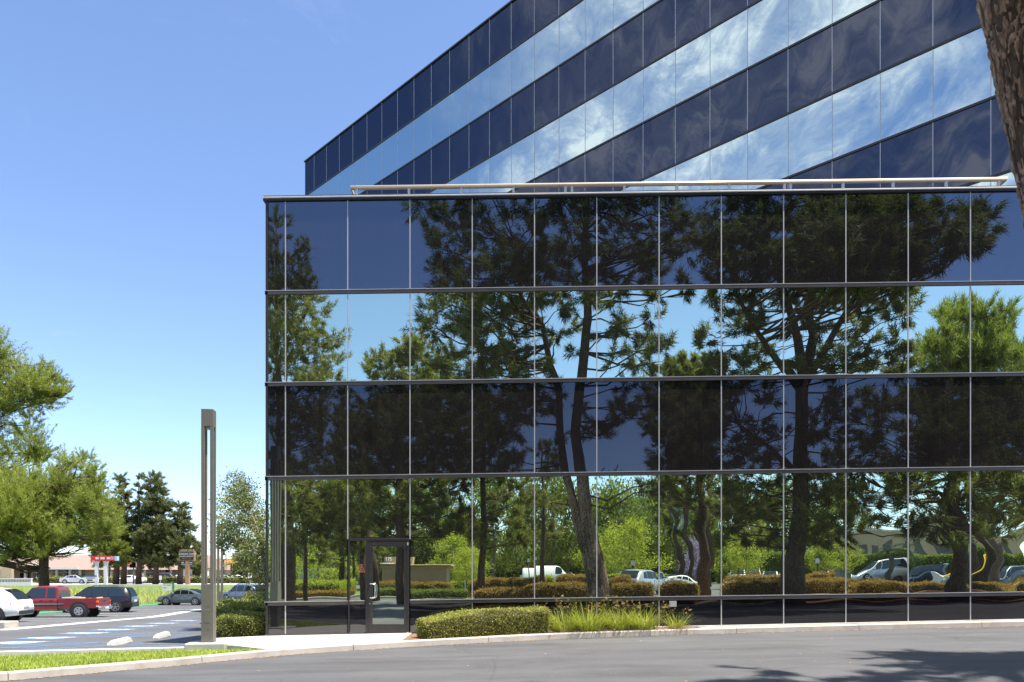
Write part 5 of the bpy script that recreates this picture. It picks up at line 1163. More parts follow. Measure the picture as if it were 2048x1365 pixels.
# red pickup
def pickup(loc, nose, label):
    root = empty('pickup_truck', loc, math.atan2(nose[1], nose[0])); tag(root, label, 'truck', 'parked cars'); W = 1.95; L = 5.55; r = .40; zl = .42; zb_ = 1.12
    # cab and bonnet by stations
    st = [(-.55, 1.14, 1.62), (-.50, 1.14, 1.80), (-.3, 1.14, 1.86), (.5, 1.14, 1.86), (.85, 1.13, 1.80), (1.45, 1.12, 1.13), (1.9, 1.10, 1.10), (2.5, 1.02, 1.02), (2.72, .9, .9), (2.775, .66, .66)]
    mb = MB(); nper = 0
    for x, a, b in st:
        w = W / 2 * (1 - .12 * max(0, x / 2.775) ** 5); q = w * .94 - (b - a) * .2
        half = [(0, zl), (w * .9, zl), (w, zl + .1), (w, a - .12), (w * .94, a), (q, b - min(.06, (b - a) * .3)), (max(.1, q - .12), b), (0, b + .02)]; ring = half + [(-y, z) for y, z in half[-2:0:-1]]; nper = len(ring); mb.v += [(x, y, z) for y, z in ring]
    for i in range(len(st) - 1):
        for j in range(nper): mb.f.append((i * nper + j, i * nper + (j + 1) % nper, (i + 1) * nper + (j + 1) % nper, (i + 1) * nper + j))
    mb.f.append(tuple(range(nper))); mb.f.append(tuple((len(st) - 1) * nper + j for j in range(nper - 1, -1, -1))); mb.build('cab', 'car_red', root, smooth=False, bevel=.0)
    bed = MB().box(-2.72, -.57, W / 2 - .09, W / 2, .56, zb_ + .02).box(-2.72, -.57, -W / 2, -W / 2 + .09, .56, zb_ + .02).box(-2.72, -.57, -W / 2 + .091, W / 2 - .091, .56, .62).box(-.66, -.57, -W / 2 + .091, W / 2 - .091, .621, zb_).build('bed', 'car_red', root, bevel=.012)
    MB().box(-2.78, -2.725, -W / 2 + .1, W / 2 - .1, .60, zb_ + .02).build('tailgate', 'car_red', root, bevel=.012)
    MB().box(-2.80, -2.781, -.1, .1, .93, 1.0).build('tailgate_handle', 'black_plastic', root)
    MB().box(-2.93, -2.74, -W / 2 + .04, W / 2 - .04, .46, .63).build('rear_bumper', 'chrome', root, bevel=.03)
    MB().box(-2.945, -2.931, -.26, .26, .50, .62).build('number_plate', 'white_metal', root); MB().box(2.70, 2.84, -W / 2 + .1, W / 2 - .1, .44, .64).build('front_bumper', 'chrome', root, bevel=.03)
    for s in (-1, 1):
        lo_, hi_ = sorted((s * (W / 2 - .095), s * (W / 2 + .006)))
        tlg = MB().box(-2.79, -2.66, lo_, hi_, .70, .90).build('taillight', 'lamp_red', root); MB().box(-2.79, -2.66, lo_, hi_, .901, 1.0).build('indicator', 'lamp_orange', tlg)
        MB().box(-2.79, -2.66, lo_, hi_, .64, .699).build('reverse_lamp', 'lamp_clear', tlg)
        a, b = sorted((s * W / 2 * 1.0, s * (W / 2 + .015))); MB().box(-.9, 1.2, a, b, .74, .80).build('side_trim', 'black_plastic', root); MB().box(-.9, 1.2, a, b, .801, .825).build('side_trim', 'chrome', root)
        for x0, x1, x2, x3 in ((-.44, .02, -.40, .02), (.12, 1.28, .12, .86)):
            def yy(z): t = (z - 1.14) / .7; return W / 2 * .94 * (1 - t) + (W / 2 * .94 - .145) * t + .014
            w_ = MB(); w_.add([(x0, s * yy(1.19), 1.19), (x1, s * yy(1.19), 1.19), (x3, s * yy(1.74), 1.74), (x2, s * yy(1.74), 1.74)], [(0, 1, 2, 3)]); w_.build('side_window', 'car_glass', root)
        for xh in (-.30, .22): MB().box(xh, xh + .17, a, b + .0, 1.0, 1.04).build('door_handle', 'black_plastic', root)
        for xh in (-.56, .06, 1.3): MB().box(xh, xh + .012, a, b - .01 if s > 0 else b, .5, 1.08).build('door_seam', 'black_plastic', root)
        lo_, hi_ = sorted((s * W / 2 * .97, s * (W / 2 + .22))); MB().box(1.0, 1.18, lo_, hi_, 1.16, 1.36).build('mirror', 'black_plastic', root, bevel=.03)
        MB().box(2.6, 2.77, min(s * .5, s * .86), max(s * .5, s * .86), .74, .92).build('headlight', 'lamp_clear', root)
        for x in (-1.72, 1.72):
            MB().tube([(x, s * (W / 2 - .25), r + .03), (x, s * (W / 2 + .012), r + .03)], r + .12, 22).build('wheel_arch', 'black_plastic', root)
            yo = s * (W / 2 - .08); wh = MB().tube([(x, yo - s * .13, r), (x, yo - s * .12, r), (x, yo + s * .10, r), (x, yo + s * .13, r)], [r * .85, r, r, r * .88], 24).build('wheel', 'rubber', root)
            MB().tube([(x, yo + s * .11, r), (x, yo + s * .136, r)], r * .62, 20).build('rim', 'alloy', wh); hb = MB()
            for q in range(5):
                an = q * 1.2566; hb.tube([(x + math.cos(an) * r * .38, yo + s * .13, r + math.sin(an) * r * .38), (x + math.cos(an) * r * .38, yo + s * .142, r + math.sin(an) * r * .38)], r * .11, 8)
            hb.build('rim_holes', 'black_plastic', wh)
        a2, b2 = sorted((s * (W / 2 - .02), s * (W / 2 - .22))); MB().box(-2.18, -2.15, a2, b2, .22, .62).build('mud_flap', 'black_plastic', root)
    w_ = MB(); w_.add([(-.575, -.62, 1.2), (-.575, .62, 1.2), (-.53, .56, 1.72), (-.53, -.56, 1.72)], [(0, 1, 2, 3)]); w_.build('rear_window', 'car_glass', root)
    w_ = MB(); w_.add([(1.42, -.72, 1.19), (1.42, .72, 1.19), (.93, .64, 1.76), (.93, -.64, 1.76)], [(0, 1, 2, 3)]); w_.build('windshield', 'car_glass', root)
    tb = boxo('tool_box', 'steel_silver', (-.45 - .75, -.72, -.82, .82, .62, 1.20), None, .02); tb.parent = None
    tb.matrix_world = Matrix.Translation(loc) @ Matrix.Rotation(math.atan2(nose[1], nose[0]), 4, 'Z'); tag(tb, 'silver tool chest lying across the bed of the red pickup', 'tool box')
    for i, (x, y, w, hh) in enumerate(((-1.35, -.45, .5, .56), (-1.75, -.2, .6, .50), (-2.3, -.55, .5, .56))):
        q = MB().hexa([(x - w / 2, y - .25, .625), (x + w / 2, y - .2, .625), (x + w / 2, y + .25, .625), (x - w / 2, y + .2, .625), (x - w * .3, y - .18, .62 + hh), (x + w * .35, y - .12, .6 + hh), (x + w * .3, y + .15, .57 + hh), (x - w * .3, y + .12, .6 + hh)]).build('cargo_sack', 'cargo_tan', None, bevel=.05, seg=2)
        q.matrix_world = tb.matrix_world.copy(); tag(q, ['tan bundle next to the tool chest in the pickup bed', 'tan bundle in the middle of the pickup bed', 'tan bundle near the tailgate of the pickup'][i], 'bundle', 'bundles in the pickup bed')
pickup(gz(-27.3, 44.2), ND, 'red extended cab pickup truck with chrome rear bumper')
def far_car(x, y, Y, kind, paint, nose, label): b = px(x, HY, Y); return car(kind, paint, (b.x, Y, hz(b.x, Y)), nose, label, 'cars on the far street')
far_car(152, 0, 122, 'sedan', 'car_silver', (1, .05), 'silver sedan on the far street behind the white board sign')
far_car(261, 0, 123.5, 'coupe', 'car_white', (-1, 0), 'white coupe on the far street under the red traffic light')
far_car(244, 0, 134, 'sedan', 'car_grey', (-1, .2), 'dark sedan just behind the white coupe')
far_car(311, 0, 136, 'sedan', 'car_dark_red', (-.3, 1), 'red car parked left of the small white sign')
far_car(337, 0, 135, 'suv', 'car_maroon', (1, .1), 'dark maroon tall car parked right of the small white sign')
far_car(356, 0, 138, 'sedan', 'car_silver', (.6, .8), 'light car with pale bonnet beside the maroon car')
far_car(452, 0, 136, 'sedan', 'car_silver', (1, .0), 'pale car behind the far hedge between columns and palms')
far_car(478, 0, 137, 'sedan', 'car_white', (1, .0), 'white car behind the far hedge below the orange roof')
far_car(505, 0, 139, 'sedan', 'car_dark_red', (-1, 0), 'red car behind the far hedge at the street sign')
far_car(184, 0, 131, 'sedan', 'car_black', (1, 0), 'dark car under the white board sign')

# ------------------------------------------------------------------ person walking by the far shops
def person():
    b = px(78, HY, 130); z0 = hz(b.x, 130)
    J = {'pel': (0, 0, .95, .13), 'sp': (.02, 0, 1.2, .14), 'ch': (.03, 0, 1.38, .16), 'nk': (.04, 0, 1.50, .055), 'hd': (.06, 0, 1.60, .085), 'ht': (.055, 0, 1.70, .08),
         'hl': (0, .10, .88, .10), 'kl': (.14, .10, .50, .07), 'al': (.06, .10, .09, .045), 'tl': (.22, .10, .03, .04), 'hr': (0, -.10, .88, .10), 'kr': (-.02, -.10, .50, .07), 'ar': (-.26, -.10, .12, .045), 'tr': (-.14, -.10, .03, .04),
         'sl': (.02, .21, 1.40, .065), 'el': (-.08, .26, 1.12, .05), 'wl': (.06, .27, .90, .035), 'fl': (.09, .27, .80, .035), 'sr': (.02, -.21, 1.40, .065), 'er': (.02, -.27, 1.12, .05), 'wr': (.20, -.24, .96, .035), 'fr': (.27, -.23, .93, .035)}
    E = ['pel sp', 'sp ch', 'ch nk', 'nk hd', 'hd ht', 'pel hl', 'hl kl', 'kl al', 'al tl', 'pel hr', 'hr kr', 'kr ar', 'ar tr', 'ch sl', 'sl el', 'el wl', 'wl fl', 'ch sr', 'sr er', 'er wr', 'wr fr']
    ks = list(J); me = bpy.data.meshes.new('person'); me.from_pydata([J[k][:3] for k in ks], [tuple(ks.index(q) for q in e.split()) for e in E], [])
    o = bpy.data.objects.new('person', me); COL.objects.link(o); md = o.modifiers.new('skin', 'SKIN')
    for i, k in enumerate(ks): me.skin_vertices[0].data[i].radius = (J[k][3],) * 2; me.skin_vertices[0].data[i].use_root = (k == 'pel')
    sb = o.modifiers.new('sub', 'SUBSURF'); sb.levels = 1; sb.render_levels = 1
    dg = bpy.context.evaluated_depsgraph_get(); m2 = bpy.data.meshes.new_from_object(o.evaluated_get(dg)); bpy.data.objects.remove(o)
    for n_ in ('shirt_blue', 'trousers', 'skin', 'hair'): m2.materials.append(M(n_))
    for p in m2.polygons:
        c = p.center; p.material_index = 2 if (c.z > 1.47 or (abs(c.y) > .22 and c.z < 1.08)) else (0 if c.z > .93 else 1)
        if c.z > 1.66 or (c.z > 1.55 and c.x < .03): p.material_index = 3
        p.use_smooth = True
    q = link('person', m2, None, None, (b.x, 130, z0), R(10)); tag(q, 'person in a bright blue shirt walking near the shops at far left', 'person')
person()

# ------------------------------------------------------------------ the grounds behind the camera, which the glass mirrors
def mp(label, name, D, trunk_px, regs, leaf, depth=2.5, extra=(), **kw):
    return mp0(label, name, D, trunk_px, regs, leaf, depth, extra_cl=sum([clumps_in(rp, d_, 1.3, rg) for d_, rg in extra], []), **kw)
def mp0(label, name, D, trunk_px, regs, leaf, depth=2.5, per=105, k=8, L=.36, w=.042, droop=.15, up=.5, tb=0.0, flat=.7, r_scale=1.0, bark='bark_pine', mode='needle', cat='pine tree', group='pines mirrored in the facade', limbs=(), branch_r=.06, extra_cl=()):
    tr = []
    for i, (x, y, r) in enumerate(trunk_px):
        q = rp(x, y, D)
        if i == 0: q.z = hz(q.x, q.y) + .05
        tr.append((q, r))
    lb = [[(rp(x, y, D + dd), r) for x, y, r, dd in l] for l in limbs]
    return tree(name, label, tr, clumps_in(rp, D, depth, regs) + list(extra_cl), leaf=leaf, per=per, k=k, L=L, w=w, droop=droop, up=up, flat=flat, bark=bark, mode=mode, cat=cat, group=group, tint_bias=tb, limbs=lb, branch_r=branch_r)
mp('big dark pine mirrored right of the forked one, its crown filling the upper right panes', 'mirrored_pine', 32.8, [(1587, 1200, .52), (1586, 1120, .43), (1596, 1040, .38), (1600, 960, .34), (1602, 850, .3), (1606, 760, .27)],
   [(1430, 1830, 290, 400, 24, .95), (1425, 1640, 400, 590, 34, .78), (1640, 1820, 400, 590, 28, .8),  (1405, 1560, 590, 750, 20, .6), (1640, 1820, 585, 750, 24, .65), (1560, 1640, 590, 680, 4, .5), (1400, 1560, 765, 950, 22, .65), (1620, 1700, 770, 950, 10, .7), (1440, 1560, 955, 1085, 22, .6), (1600, 1692, 950, 1085, 16, .6)], 'needle_deep', 3.0,
   limbs=[[(1606, 760, .26, 0), (1590, 680, .2, -.3), (1570, 600, .16, -.8), (1540, 480, .1, -1.5), (1520, 400, .05, -2)], [(1606, 760, .26, 0), (1625, 670, .22, .3), (1610, 620, .2, .5), (1640, 500, .14, .8), (1650, 380, .06, 1)], [(1606, 770, .22, 0), (1650, 700, .17, .6), (1690, 630, .13, 1), (1740, 520, .1, 1.2), (1800, 440, .06, 1.5)], [(1604, 780, .2, 0), (1540, 700, .13, -.6), (1500, 640, .1, -1.2), (1460, 560, .06, -1.8)], [(1600, 960, .16, 0), (1550, 900, .1, -.8), (1480, 850, .06, -1.5)]], per=140, droop=.3, extra=[(27.8, [(1425, 1570, 440, 560, 7, .6)]), (26.5, [(1640, 1760, 430, 570, 14, .75)]), (27.5, [(1640, 1830, 420, 560, 20, .8), (1830, 1950, 400, 540, 11, .7), (1930, 1990, 425, 490, 4, .5)])])
mp('dark pine trunk mirrored in the wavy pane near the right end of the ground floor', 'mirrored_pine', 33.5, [(1918, 1200, .5), (1916, 1100, .42), (1912, 1000, .36), (1900, 850, .28), (1890, 760, .18)],
   [(1700, 1830, 790, 950, 16, .8), (1830, 2060, 790, 950, 24, .85), (1700, 1830, 950, 1060, 14, .7), (1825, 2060, 950, 1075, 26, .75)], 'needle_deep', 2.5, per=110, droop=.3)
mp('pine mirrored in the strongly rippled ground floor pane', 'mirrored_pine', 39, [(1405, 1195, .42), (1402, 1100, .3), (1398, 1000, .26), (1392, 860, .18)], [(1320, 1450, 960, 1060, 16, .6), (1300, 1440, 780, 950, 14, .8)], 'needle_olive', 2.0)
mp('thin pine trunk mirrored between the beige wall and the forked pine', 'mirrored_pine', 39.5, [(958, 1200, .24), (961, 1100, .19), (966, 1030, .16), (962, 900, .12), (965, 800, .05)], [(935, 1060, 1040, 1085, 7, .45), (890, 960, 1000, 1060, 5, .45), (965, 1065, 955, 1040, 10, .5), (930, 1060, 780, 950, 24, .8)], 'needle_deep', 2.0, per=110)
mp('slim pine trunk mirrored close to the left of the forked pine', 'mirrored_pine', 46, [(1078, 1195, .17), (1080, 1100, .14), (1082, 1020, .1), (1082, 900, .05)], [(1040, 1130, 1000, 1100, 12, .55), (1060, 1130, 880, 1000, 8, .7)], 'needle_olive', 2.0, per=80)
mp('reddish pine trunk mirrored at the right side of the door', 'mirrored_pine', 37.5, [(806, 1200, .27), (803, 1100, .24), (800, 1000, .2), (800, 860, .15), (802, 790, .05)], [(690, 825, 955, 1075, 26, .7), (820, 945, 960, 1070, 20, .62), (690, 830, 800, 950, 16, .85), (830, 960, 780, 950, 18, .85)], 'needle_deep', 2.5, per=110)
mp('dark pine trunk mirrored behind the access sticker', 'mirrored_pine', 42, [(737, 1185, .42), (735, 1120, .36), (728, 1020, .25), (726, 860, .1)], [(620, 760, 1040, 1110, 14, .7), (640, 740, 960, 1040, 10, .8), (570, 700, 900, 1000, 8, .8)], 'needle_deep', 2.0, per=100)
mp('young pine mirrored in the first wide pane by the corner', 'mirrored_pine', 41, [(612, 1196, .13), (610, 1110, .11), (606, 1020, .08), (602, 950, .04)], [(575, 640, 965, 1080, 12, .5), (630, 690, 975, 1050, 10, .5), (548, 580, 1000, 1060, 4, .45)], 'needle_olive', 1.5, per=100, tb=.12)
mp('tall pine mirrored at the building corner through all storeys', 'mirrored_pine', 46, [(575, 1180, .5), (570, 1000, .42), (565, 800, .3), (555, 560, .15), (550, 440, .05)],
   [(532, 560, 420, 520, 6, .75), (532, 622, 490, 590, 15, .8), (530, 640, 590, 680, 20, .85), (530, 675, 680, 770, 24, .85), (530, 665, 780, 960, 30, 1.0), (490, 535, 440, 760, 14, 1.1)], 'needle_olive', 3.0, per=85, tb=.12, up=.7)
mp('round-topped pine mirrored in the second and third panes above the door', 'mirrored_pine', 62, [(808, 1175, .5), (806, 950, .4), (810, 780, .2), (812, 690, .06)], [(790, 850, 680, 730, 8, .9), (745, 895, 720, 790, 24, 1.1), (720, 930, 790, 950, 40, 1.4)], 'needle_olive', 3.0, per=50, L=.48, w=.075, tb=.14, up=.7)
mp('narrow upright tree mirrored left of the round-topped pine', 'mirrored_cypress', 62, [(690, 1175, .25), (690, 950, .2), (692, 790, .05)], [(681, 700, 778, 850, 9, .7), (676, 706, 850, 960, 14, .8), (674, 708, 960, 1090, 12, .8)], 'needle_deep', .8, per=70, L=.4, w=.06, up=1.0, cat='cypress')
mp('feathery light green pine mirrored at the far right of the facade', 'mirrored_pine', 58, [(1965, 1175, .5), (1960, 950, .4), (1955, 780, .25), (1955, 620, .06)], [(1895, 2020, 620, 690, 22, .95), (1835, 2070, 690, 790, 40, 1.15), (1830, 2090, 790, 950, 36, 1.5)], 'needle_bright', 3.5, per=70, k=9, L=.6, w=.062, up=1.3, droop=-.3, tb=.0)
for i, (x, y) in enumerate(((1341, 722), (1366, 712), (1392, 724), (1418, 716))):
    mp(['left', 'second', 'third', 'right'][i] + 'most slim pine tip of four mirrored between the two big pines' if i in (0, 3) else ['', 'second', 'third', ''][i] + ' slim pine tip from the left of four mirrored between the two big pines', 'mirrored_pine', 70, [(x, 1175, .3), (x, 950, .24), (x, y, .04)],
       [(x - 3, x + 3, y, y + 20, 4, .42), (x - 8, x + 8, y + 18, y + 50, 8, .5), (x - 18, x + 18, y + 50, 950, 26, 1.1)], 'needle_deep', 1.2, per=60, L=.5, w=.06, up=1.2)
# broadleaf trees: three kinds, then copies
def broad(name, label, loc, h, rad, leaf, n, per, L, w, seed, cat='tree', group='broadleaf trees of the car park', z0f=.34, bark='bark_grey'):
    random.seed(seed); b = Vector(loc); cl = []
    for i in range(n):
        t = random.uniform(0, 1); a = random.uniform(0, 6.283); rr = rad * math.sqrt(random.uniform(.05, 1)) * math.sqrt(max(.05, 1 - (2 * t - .8) ** 2 * .7)); cl.append((b + Vector((math.cos(a) * rr, math.sin(a) * rr, h * (z0f + (1 - z0f) * t * .93))), rad * random.uniform(.20, .34)))
    tr = [(b, h * .026), (b + Vector((.05, 0, h * .25)), h * .021), (b + Vector((-.1, .05, h * .5)), h * .014), (b + Vector((0, 0, h * .85)), h * .004)]
    return tree(name, label, tr, cl, bark=bark, leaf=leaf, mode='leaf', per=per, k=4, L=L, w=w, cat=cat, group=group, branch_r=.03, up=.3, flat=.8, sides=7)
def rb(x, D): q = rp(x, HY, D); return Vector((q.x, q.y, hz(q.x, q.y)))
lime = broad('mirrored_tree', 'large lime green tree mirrored right of the forked pine trunk', rb(1262, 58), 5.4, 2.9, 'leaf_lime', 34, 60, .17, .10, 11)
dup(lime, rb(905, 66), 1.1, .95, 'lime green tree mirrored above the right end of the beige wall')
dup(lime, rb(935, 55), 2.2, .62, 'small staked lime tree mirrored beside the thin pine trunk')
dup(lime, rb(1475, 60), 3.1, .80, 'light green tree mirrored left of the big dark trunk, above the ivy wall')
dup(lime, rb(1655, 74), 4.0, .85, 'light green tree mirrored just right of the big dark trunk')
dup(lime, rb(1215, 82), .5, 1.1, 'pale lime tree mirrored behind the forked pine trunk')
gtree = broad('mirrored_tree', 'mid green tree mirrored behind the white pavilion', rb(640, 105), 8.0, 4.2, 'leaf_green', 40, 26, .30, .18, 12)
ys = [(560, 108, 1.05), (700, 112, 1.0), (760, 100, .9), (850, 104, 1.0), (930, 115, 1.1), (1000, 108, .95), (1060, 120, 1.2), (1130, 112, 1.0), (1190, 118, 1.15), (1290, 110, 1.0), (1345, 122, 1.1), (1420, 118, 1.0), (1520, 126, 1.2), (1600, 128, 1.1)]
nm = ['first', 'second', 'third', 'fourth', 'fifth', 'sixth', 'seventh', 'eighth', 'ninth', 'tenth', 'eleventh', 'twelfth', 'thirteenth', 'fourteenth']
for i, (x, D, s) in enumerate(ys): dup(gtree, rb(x, D), i * 1.7, s, '%s tree from the left in the mirrored green tree line' % nm[i], 'mirrored tree line')
for i, (x, D, sx_, sz_) in enumerate(((600, 96, 1.2, 1.75), (720, 92, 1.3, 1.9), (860, 98, 1.3, 1.8), (985, 94, 1.25, 1.9), (1100, 100, 1.3, 1.85), (1235, 98, 1.2, 1.7), (1330, 104, 1.3, 1.9), (1450, 108, 1.3, 1.8), (1560, 112, 1.3, 1.9), (1680, 122, 1.4, 2.0))):
    dup(gtree, rb(x, D), i * 2.1 + .6, (sx_, sx_, sz_), '%s tall tree from the left behind the mirrored green tree line' % nm[i], 'tall trees behind the mirrored tree line')
jac = broad('mirrored_tree', 'purple flowering tree mirrored in the rippled pane', rb(1378, 72), 4.4, 2.3, 'leaf_purple', 20, 70, .14, .09, 13, group=None)
yel = broad('mirrored_tree', 'yellow-green round tree mirrored behind the young pine by the corner', rb(640, 52), 4.0, 1.9, 'leaf_lime', 20, 70, .14, .09, 14)
dup(yel, rb(552, 54), 2.0, 1.0, 'yellow-green tree mirrored behind the nearest column')
dup(yel, rb(700, 70), 1.0, .8, 'small round green tree mirrored right of the white pavilion')
random.seed(99)
# gnarled grey trunk
mp('gnarled pale grey trunk mirrored at the right edge of the ground floor', 'mirrored_trunk_tree', 40, [(1992, 1195, .42), (1990, 1150, .34), (1996, 1100, .36), (1988, 1060, .26), (1980, 1000, .2)], [(1960, 2060, 960, 1040, 10, .7)], 'needle_deep', 1.5, bark='bark_grey', limbs=[[(1996, 1110, .3, 0), (2020, 1080, .2, .3), (2045, 1065, .14, .6)]], cat='tree', group=None)
# clipped hedges of the islands
zi = lambda a, b: hz(a, b) + .1
def mh(x0, x1, D0, D1, w, h, label, leaf='leaf_rust', core='hedge_core_rust', npm=330, ls=.075, sag=0):
    a = rp(x0, HY, D0); b = rp(x1, HY, D1); m = a.lerp(b, .5) + Vector((0, sag, 0)); hedge('mirrored_hedge', label, [(a.x, a.y), (m.x, m.y), (b.x, b.y)], w, h, leaf, core, npm, ls, zi, 'rust tipped hedges mirrored in the facade', .08)
mh(948, 1050, 35.2, 35.0, 1.0, .72, 'rust tipped hedge mirrored between the thin pine trunk and the middle mullion')
mh(1052, 1178, 35.0, 34.8, 1.1, .86, 'taller rust tipped hedge mirrored just left of the forked pine trunk')
mh(1228, 1308, 35.5, 35.3, 1.0, .85, 'rounded rust tipped hedge mirrored in front of the silver car')
mh(1322, 1392, 36, 35.6, 1.0, .85, 'rust tipped hedge mirrored bending through the rippled pane')
mh(1445, 1566, 35.2, 35.0, 1.1, .82, 'rust tipped hedge mirrored left of the big dark trunk')
mh(1608, 1700, 38.6, 39.4, 1.1, .75, 'orange hedge mirrored right of the big dark trunk')
mh(1700, 2060, 36.4, 36.4, 1.0, .55, 'long low orange hedge mirrored along the right end panes')
mh(1110, 1190, 47.5, 47, 1.3, 1.15, 'further rust hedge mirrored behind the forked trunk on its left')
mh(945, 1085, 48.5, 47.6, 1.3, 1.1, 'further rust hedge mirrored behind the thin pine trunk')
mh(1226, 1262, 46, 46, 1.3, 1.15, 'short tall hedge mirrored left of the silver car')
mh(1200, 1320, 62, 62, 1.4, 1.2, 'yellow hedge row mirrored above the silver car', 'leaf_lime', 'hedge_core', 120, .12)
mh(845, 1100, 58, 60, 1.4, 1.0, 'yellow-green hedge row mirrored beyond the lantern post', 'leaf_lime', 'hedge_core', 120, .12)
mh(1450, 1580, 50, 50, 1.2, .95, 'orange hedge mirrored in front of the parked cars by the ivy wall', npm=160, ls=.1)
mh(1612, 1690, 48, 48, 1.2, 1.0, 'orange hedge mirrored in front of the red car', npm=160, ls=.1)
mh(740, 938, 48.2, 47.8, 1.2, .55, 'dark low hedge mirrored at the foot of the beige wall', 'leaf_green', 'hedge_core', 240, .09)
mh(742, 905, 49.8, 49.6, 1.2, 1.0, 'mottled hedge mirrored in front of the beige wall', 'leaf_rust', 'hedge_core', 240, .09)
mh(548, 695, 50.5, 50.5, 3.0, 1.05, 'bright yellow-green mound of shrubs mirrored in the first wide pane', 'leaf_lime', 'hedge_core', 180, .12)
mh(548, 700, 47.9, 47.9, 1.0, .38, 'low rusty ground cover mirrored along the kerb by the corner', 'leaf_rust', 'hedge_core_rust', 240, .09)
a, b = rb(500, 128), rb(1470, 128)
hedge('boundary_hedge', 'tall dark green screen of shrubs mirrored behind the whole car park', [(a.x, a.y), (b.x, b.y)], 3.0, 4.6, 'leaf_green', 'hedge_core', 9, .55, wob=.2, rounded=.5)
# ivy wall with the beige building behind it
a, b = rb(1440, 92), rb(2080, 92)
hedge('ivy_wall', 'tall ivy covered wall mirrored behind the parked cars', [(a.x, a.y), (b.x, b.y)], 1.4, 3.6, 'leaf_ivy', 'hedge_core', 60, .22, wob=.03, rounded=.25, cat='wall')
def beige_building():
    c = rb(1830, 112); root = empty('beige_building', c); tag(root, 'beige flat-roofed building mirrored above the ivy wall', 'building'); s = 112 / F
    MB().box(-150 * s, 260 * s, -10, 0, 0, 8.2).build('wall', 'stucco_tan', root); MB().box(-152 * s, 262 * s, -10.2, .25, 8.2, 8.6).build('parapet', 'stucco_white', root)
    for i in range(9): MB().box((-135 + i * 42) * s, (-110 + i * 42) * s, -.02, .04, 4.6, 6.4).build('window', 'dark_window', root)
beige_building()
def beige_wall():
    D = 51; a = rp(757, HY, D); b = rp(893, HY, D); z = hz(a.x, a.y) + .1; root = empty('service_enclosure', (b.x, a.y, z)); tag(root, 'beige stucco enclosure with cornice mirrored beside the door', 'enclosure'); w = b.x - a.x
    MB().box(-w, 0, -3.5, 0, 0, 2.0).build('wall', 'stucco_tan', root); MB().box(-w - .1, .2, -3.7, .14, 2.001, 2.18).build('cornice', 'stucco_tan', root, bevel=.03); MB().box(-w - .1, .4, -3.8, .26, 2.181, 2.30).build('cornice', 'stucco_tan', root, bevel=.03)
    MB().box(-w - .4, -w + 1.5, -4.6, -3.8, 0, 2.9).build('tall_wall', 'stucco_tan', root)
beige_wall()
def pavilion():
    c = rb(622, 92); root = empty('white_pavilion', c); tag(root, 'small white pavilion with flat roof mirrored by the corner column', 'pavilion'); s = 92 / F
    MB().box(-28 * s, 22 * s, -4, 0, 0, .35).build('plinth', 'stucco_white', root); MB().box(-34 * s, 34 * s, -5, .8, 2.3, 2.62).build('roof', 'stucco_white', root); MB().box(-24 * s, 16 * s, -4, -.5, .351, 2.299).build('wall', 'stucco_white', root)
    for i in range(5): MB().box((-25 + i * 10) * s - .12, (-25 + i * 10) * s + .12, -.25, -.01, .351, 2.299).build('column', 'white_metal', root)
pavilion()
def far_office():
    c = rb(1290, 150); root = empty('far_office', c); tag(root, 'pale teal glass office mirrored far behind the lime tree', 'building'); MB().box(-14, 14, -10, 0, 0, 17).build('wall', 'office_teal', root)
    for i in range(5): MB().box(-14.05, 14.05, -.02, .05, 2 + i * 3.2, 3.6 + i * 3.2).build('window_band', 'office_glass', root)
    for i in range(9): MB().box(-14 + i * 3.5 - .1, -14 + i * 3.5 + .1, .051, .12, 0, 17).build('fin', 'stucco_white', root)
far_office()
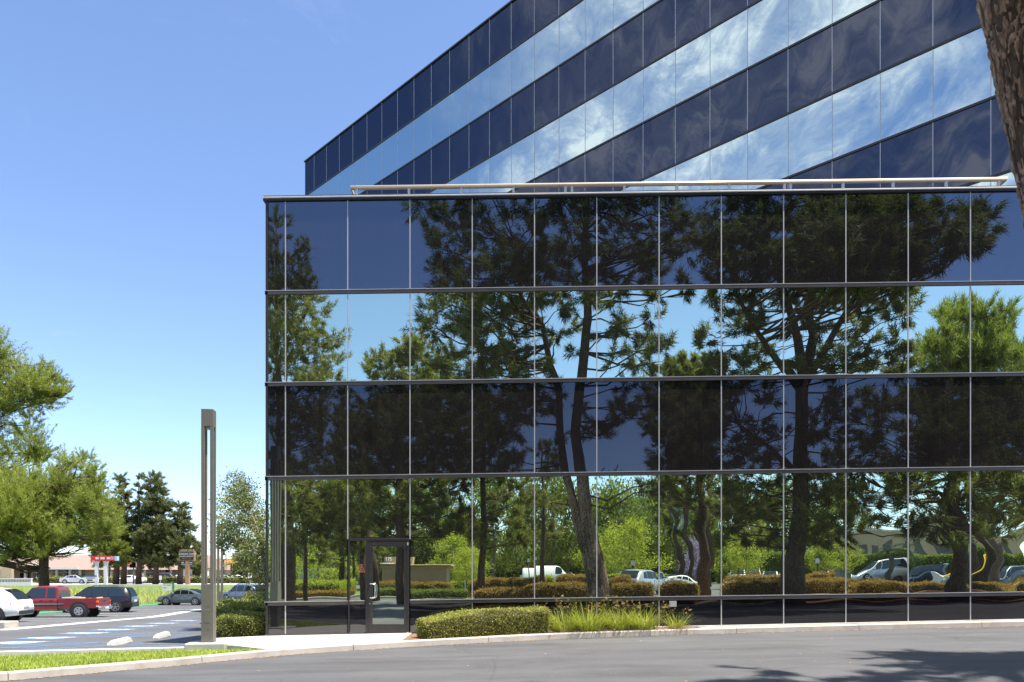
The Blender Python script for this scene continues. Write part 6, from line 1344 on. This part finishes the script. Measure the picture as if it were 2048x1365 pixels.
# cars of the rear lot
def mcar(x, D, kind, paint, nose, label): q = rb(x, D); return car(kind, paint, q, nose, label, 'cars mirrored in the facade')
mcar(1286, 48.5, 'cross', 'car_silver', (.55, -.83), 'silver crossover mirrored right of the forked pine trunk')
mcar(1094, 86, 'van', 'car_white', (.98, -.2), 'white delivery van mirrored left of the forked pine trunk')
mcar(1128, 88, 'sedan', 'car_silver', (.2, 1), 'silver car mirrored right behind the white van')
mcar(1472, 78, 'cross', 'car_silver', (-.3, 1), 'silver car mirrored leftmost in front of the ivy wall')
mcar(1507, 77, 'suv', 'car_maroon', (-.35, 1), 'dark maroon tall car mirrored in front of the ivy wall')
mcar(1545, 74, 'sedan', 'car_white', (-.4, 1), 'white low car mirrored left of the big dark trunk')
mcar(1655, 76, 'sedan', 'car_dark_red', (-.9, .4), 'red car mirrored right of the big dark trunk')
mcar(1690, 80, 'sedan', 'car_white', (-.4, 1), 'white car mirrored behind the green utility box')
mcar(1760, 62, 'suv', 'car_silver', (-1, .1), 'silver tall car mirrored in the wavy pane right of the utility box')
mcar(1860, 60, 'suv', 'car_black', (-.6, .8), 'black tall car mirrored in the wavy pane before the right end')
mcar(2030, 66, 'cross', 'car_grey', (-1, .0), 'grey crossover mirrored behind the gnarled grey trunk')
mcar(1340, 62, 'sedan', 'car_white', (-1, .3), 'white car mirrored in the rippled pane right of the silver crossover')
q = rb(1688, 44); ub = empty('utility_box', q); tag(ub, 'grey-green utility box mirrored beside the orange hedge', 'utility box'); MB().box(-.35, .35, -.3, .3, 0, 1.25).build('cabinet', 'green_box', ub, bevel=.02); MB().box(-.38, .38, -.33, .33, 1.251, 1.31).build('lid', 'green_box', ub)
q = rb(868, 56); lamp_post(q, 2.3, 'black lantern post mirrored right of the beige enclosure')
q = rb(1269, 52); lamp_post(q, 2.5, 'black lantern post mirrored above the silver crossover')
q = rb(1635, 56); lamp_post(q, 2.4, 'black lantern post mirrored before the red car')
q = rb(1064, 80); lamp_post(q, 3.4, 'black lantern post mirrored just left of the white van')
q = rb(1790, 56); palm(0, 0, 0, 3.0, 'palm mirrored near the yellow barrier arm', 18, 2.4, base=q)
q = rb(1862, 50); gb = empty('barrier_gate', rb(1870, 50)); tag(gb, 'yellow raised barrier arm mirrored near the right end', 'barrier'); MB().box(-.2, .2, -.2, .2, 0, 1.0).build('housing', 'white_metal', gb, bevel=.02); MB().tube([(0, 0, .9), (2.6, 0, 1.9)], .05, 6).build('arm', 'barrier_yellow', gb)
q = rb(932, 50); st_ = empty('stake_post', q); tag(st_, 'thin white marker post mirrored right of the thin pine trunk', 'post'); MB().tube([(0, 0, 0), (0, 0, 1.2)], .035, 6).build('post', 'white_metal', st_); MB().tube([(0, 0, 1.2), (0, 0, 1.26)], .045, 6).build('post_cap', 'white_metal', st_)
